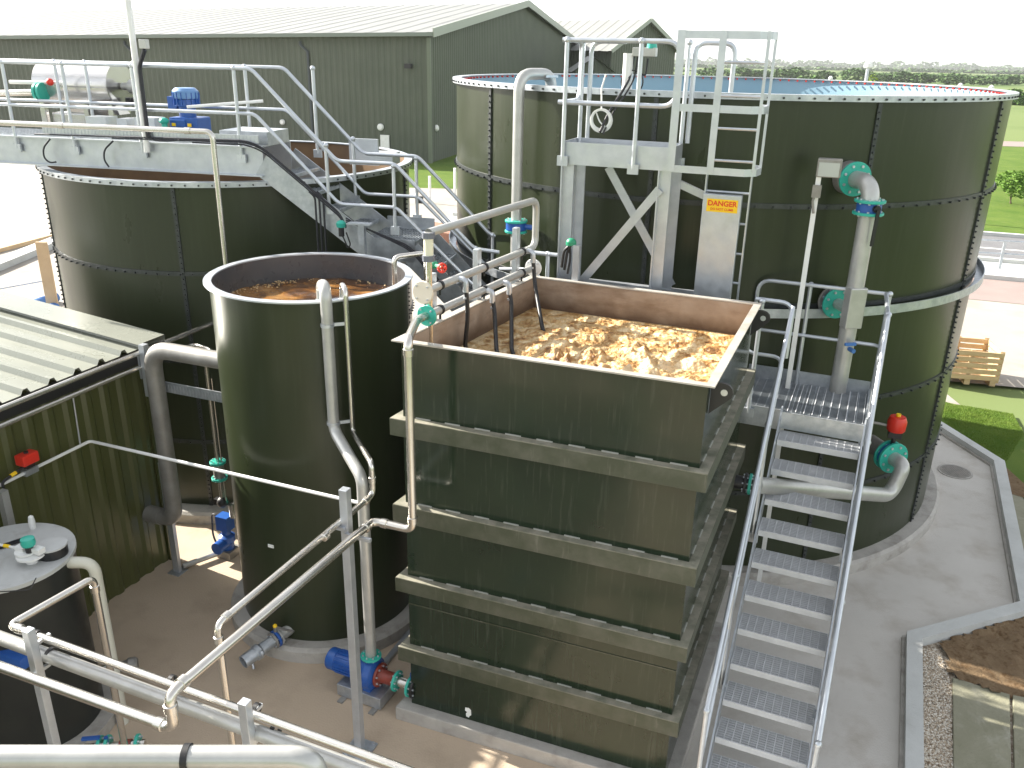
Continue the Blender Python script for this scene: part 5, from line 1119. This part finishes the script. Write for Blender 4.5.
# ------------------------------------------------------------------ lidded black tank, lower left
LC = P(-5.26, 3.58, 0); LR = .46; LZ_ = 1.54
lt_ = thing('lidded_tank', LC, 'round black tank with a flat grey lid at the lower left edge', 'tank')
m = MB(); m.ring(LC, Z, [(LR-.015, 0), (LR-.015, LZ_-.03)], 48); m.build('body', blackg, lt_, ang=60)
m = MB(); m.ring(LC, Z, [(LR, LZ_-.03), (LR, LZ_), (.001, LZ_)], 48); m.build('lid', lidm, lt_)
m = MB(); m.ring(LC, Z, [(LR+.10, 0), (LR+.10, .10), (LR-.05, .10)], 40); m.f = m.f[:-2]; m.build('concrete_plinth', concp, lt_)
c = gz(52, 547, LZ_+.06); m = MB(); m.ring(at_(c, LZ_+.001), Z, [(.10, 0), (.10, .055), (.10, .07)], 24, a0=0, a1=6.2831); hb = m.build('hatch_wall', black, lt_)
m = MB(); m.ring(at_(c, LZ_+.072), Z, [(.104, 0), (.104, .012), (.001, .012)], 24); m.build('hatch_cover', lidm, hb)
c = gz(31, 556, LZ_+.05); m = MB(); m.ring(at_(c, LZ_+.001), Z, [(.04, 0), (.04, .05), (.095, .052), (.095, .066), (.05, .068)], 24); m.ring(at_(c, LZ_+.072)-U*.04+W*.0, Z, [(.075, 0), (.075, .014)], 20); m.boxc(at_(c, LZ_+.10)-U*.075, U*.04, W*.03, Z*.014); m.boxc(at_(c, LZ_+.10)+U*.06+W*.02, U*.035, W*.028, Z*.02); m.build('white_flange', white, lt_)
m = MB(); m.cyl(at_(c, LZ_+.08), at_(c, LZ_+.14), .028, n=12); m.build('stem', black, lt_); m = MB(); m.ring(at_(c, LZ_+.14), Z, [(.045, 0), (.05, .02), (.045, .055), (.015, .06)], 16); m.build('teal_cap', tealm, lt_)
m = MB(); a = at_(c, LZ_+.09)-U*.05; m.tube([a, a-U*.2-W*.02, a-U*.4-W*.05], .010); m.build('white_hose', white, lt_)
m = MB(); m.cyl(a-U*.13-W*.013, a-U*.18-W*.018, .013, n=8); m.build('yellow_tag', yellow, lt_)
m = MB(); m.bar(gz(-6, 549, LZ_+.02), gz(27, 538, LZ_+.02), .02, .025, Z); m.tube([gz(36, 578, LZ_+.01), gz(30, 590, LZ_+.01), gz(-5, 592, LZ_+.01)], .004, .03); m.build('handle_bar', black, lt_)
c = gz(33, 528, LZ_); m = MB(); m.ring(c, Z, [(.024, 0), (.024, .06), (.018, .10), (.004, .11)], 12); m.build('vent_knob', white, lt_)
vp = gz(93, 560, 1.5); vp = at_(vp, 1.48); s = LC+(at_(vp, 0)-LC).normalized()*(LR-.04)
pipe('vent_elbow_pipe', [at_(s, 1.48), vp, at_(vp, .0)], .042, mat('cream_plastic', (.55, .54, .46), .35), 'cream plastic pipe elbowing down from the lidded black tank\'s side', bend=.11, n=18)
# valves by the rack
c = gz(108, 748, .35); t = thing('floor_valve', at_(c, 0), 'teal flanged valve with a small blue lever on the ground below the rack pipes', 'valve')
vd = (gz(140, 742, .35)-gz(105, 745, .35)).normalized(); m = MB(); m.cyl(c-vd*.25+Z*0, c+vd*.25, .04, n=14); m.build('pipe_run', stain, t); flange(t, c-vd*.05, vd, .09); flange(t, c+vd*.0, vd, .09); flange(t, c+vd*.2, vd, .08)
m = MB(); m.boxc(c+Z*.1-vd*.1, vd*.06, vd.cross(Z)*.012, Z*.01); m.cyl(c, c+Z*.1, .014, n=8); m.build('lever', bluem, t); m = MB(); m.cyl(c+vd*.08, c+vd*.16, .05, n=12); m.build('red_band', brownr, t)
c = gz(134, 664, .16); t = thing('hose_end', at_(c, 0), 'grey capped hose coupling on the yard floor behind the rack pipes', 'coupling'); vd = (c-gz(112, 668, .16)).normalized()
m = MB(); m.ring(c-vd*.12, vd, [(.04, 0), (.045, .06), (.06, .08), (.06, .13), (.045, .15), (.02, .155)], 18); m.build('cap', dullpipe, t); m = MB(); m.cyl(c-vd*.32, c-vd*.1, .035, n=14); m.boxc(c-vd*.2-Z*.1, U*.02, W*.02, Z*.05); m.build('stub_pipe', stain, t)
m = MB(); c = gz(6, 655, 1.0); m.boxc(c, U*.20, W*.05, Z*.05); tag(m.build('blue_pipe_stub', bluem, bevel=.02), 'piece of blue equipment behind the rack pipes at the left edge', 'equipment')
q = P(gu(-4, 520, SU+.2).dot(U), gu(-4, 520, SU+.2).dot(W), 0); a = gz(9, 532, .0); 
b = gu(4, 500, SU+.18); m = MB(); m.boxc(at_(b, .85), U*.03, W*.03, Z*.85); tag(m.build('wall_post', paint_grey, smooth=False), 'blue grey post against the ribbed shed wall at the far left edge', 'post')

# ------------------------------------------------------------------ right hand yard: crate, railing
cb_ = gz(997, 387, 0); cdx = (c1-c0).normalized(); cdy = V((-cdx.y, cdx.x, 0)); cr = thing('slatted_crate', cb_, 'slatted pale wooden crate standing on the concrete behind the big tank', 'crate')
Wd, Dp, Ht = .95, .75, .60
def cp(x, y, z): return cb_-cdx*x+cdy*y+Z*z
for nm, y in (('front_slats', 0), ('back_slats', Dp)):
    m = MB()
    for i in range(5): m.bar(cp(0, y, .14+i*.10), cp(Wd, y, .14+i*.10+.004*i), .022, .078, Z)
    for x in (.03, Wd/2, Wd-.03): m.bar(cp(x, y+.02, .06), cp(x, y+.02, Ht), .02, .07, cdx)
    m.build(nm, wood, cr, smooth=False)
for x in (0, Wd):
    m = MB()
    for i in range(5): m.bar(cp(x, .02, .14+i*.10), cp(x, Dp-.02, .14+i*.10), .022, .078, Z)
    m.build('side_slats', wood, cr, smooth=False)
m = MB()
for i in range(6): m.bar(cp(.04, .06+i*.125, .12), cp(Wd-.04, .06+i*.125, .12), .10, .02, Z)
for x in (.08, Wd/2, Wd-.08): m.bar(cp(x, 0, .05), cp(x, Dp, .05), .09, .09, Z)
m.build('base', wood, cr, smooth=False)
rb_ = gz(999, 269, 0); rl = thing('road_railing', rb_, 'thin grey two rail fence along the road at the right edge', 'railing'); rh = zy(rb_, 241)
m = MB(); 
for f in (1, .55): m.tube([rb_-cdx*9+Z*rh*f, rb_+cdx*30+Z*rh*f], .022, n=8)
m.build('rails', galv, rl)
for i in range(-3, 12): m = MB(); m.boxc(rb_+cdx*i*2.4+Z*rh/2, cdx*.03, cdy*.03, Z*rh/2); m.build('post', galv, rl, smooth=False)
# ------------------------------------------------------------------ left yard: kerbs, rail, blue pipes, board
def gbar(name, a, b, wd, h, m, label, cat, z=0):
    p, q = gz(*a), gz(*b); mb = MB(); mb.bar(p+Z*(z+h/2), q+Z*(z+h/2), wd, h, Z); return tag(mb.build(name, m, smooth=False), label, cat)
gbar('concrete_kerb', (-60, 292), (60, 243), .42, .16, kerbm, 'thick pale concrete kerb crossing the yard left of the bolted tank', 'kerb')
gbar('timber_edging', (-60, 268), (60, 236), .10, .10, tan, 'thin brownish edging strip beyond the thick yard kerb on the left', 'edging')
t = thing('yard_rail', gz(51, 300), 'thin low rail with an end post between yard kerb and shed roof', 'rail'); a, b = gz(51, 300), gz(-40, 318); m = MB(); m.cyl(a, a+Z*.45, .02, n=8); m.build('post', galv, t); m = MB(); m.tube([a+Z*.42, b+Z*.42], .015); m.build('rail', galv, t)
for i, (y0, lab) in enumerate(((300, 'upper of two blue plastic pipes lying in the left yard above the shed roof'), (310, 'lower of two blue plastic pipes lying in the left yard above the shed roof'))):
    m = MB(); m.tube([gz(18, y0+10, .1), gz(56, y0-3, .1)], .10, n=14); tag(m.build('blue_pipe', bluep), lab, 'pipe', 'blue pipes in the left yard')
b = gz(60, 312, 0); m = MB(); m.boxc(b+Z*.65-V((.12, 0, 0)), V((.11, 0, 0)), V((0, .03, 0)), Z*.75); tag(m.build('tan_board', tan, smooth=False, bevel=.01), 'tan board standing upright against the left edge of the bolted tank', 'board')
# ground between the left tank and the big tank: reddish boards and pale track, small bollard
a = gz(392, 243), gz(455, 246), gz(455, 230), gz(400, 226)
m = MB(); m.prism([gz(396, 238), gz(462, 246), gz(462, 236), gz(396, 226)], 0, .30); tag(m.build('red_board_edge', rustb, smooth=False), 'reddish brown low board behind the lower stair between the two tanks', 'board')
for px, y0, y1, lab in ((430, 176, 203, 'short pale bollard by the lawn left of the big tank'), (455, 168, 200, 'short pale bollard close against the big tank\'s left edge')):
    b = gz(px, y1, 0); hh = zy(b, y0); t = thing('bollard', b, lab, 'bollard', 'bollards by the lawn'); m = MB(); m.cyl(b, b+Z*hh, .05, n=10); m.build('post', white, t)
    if px == 430: m = MB(); m.boxc(b-V((.35, 0, 0))+Z*.1, V((.12, 0, 0)), V((0, .08, 0)), Z*.12); tag(m.build('marker_block', black, smooth=False, bevel=.03), 'small dark marker block beside the pale bollard on the lawn edge', 'marker')
b = gz(0, 84+70, 0); 
m = MB(); q0 = V((-22.5, 24, 0)); m.boxc(q0+Z*2.3+V((0, 0, 0)), V((2.2, 0, 0)), V((0, 1.2, 0)), Z*1.2); 
dk = thing('dark_skip', q0, 'dark container standing far left behind the walkway rails', 'container'); m.build('body', mat('dark_steel', (.03, .045, .07), .6), dk, smooth=False, bevel=.03)
m = MB()
for x in (-2.0, 2.0):
    for y in (-1, 1): m.boxc(q0+V((x, y, .55)), V((.12, 0, 0)), V((0, .12, 0)), Z*.55)
m.build('legs', dullpipe, dk, smooth=False)
# ------------------------------------------------------------------ air between the near plant and the far fields
hm = bpy.data.materials.new('haze_air'); hm.use_nodes = True; n = hm.node_tree.nodes; n.remove(n['Principled BSDF'])
pv_ = n.new('ShaderNodeVolumePrincipled'); pv_.inputs['Color'].default_value = (.93, .95, .97, 1); pv_.inputs['Density'].default_value = .00025; pv_.inputs['Anisotropy'].default_value = .35
hm.node_tree.links.new(pv_.outputs[0], n['Material Output'].inputs['Volume'])
o = MB().boxc(V((300, 870, 0)), V((900, 0, 0)), V((0, 890, 0)), Z*13.5).build('haze', hm, smooth=False); tag(o, kind='stuff')
o.location.z = -15
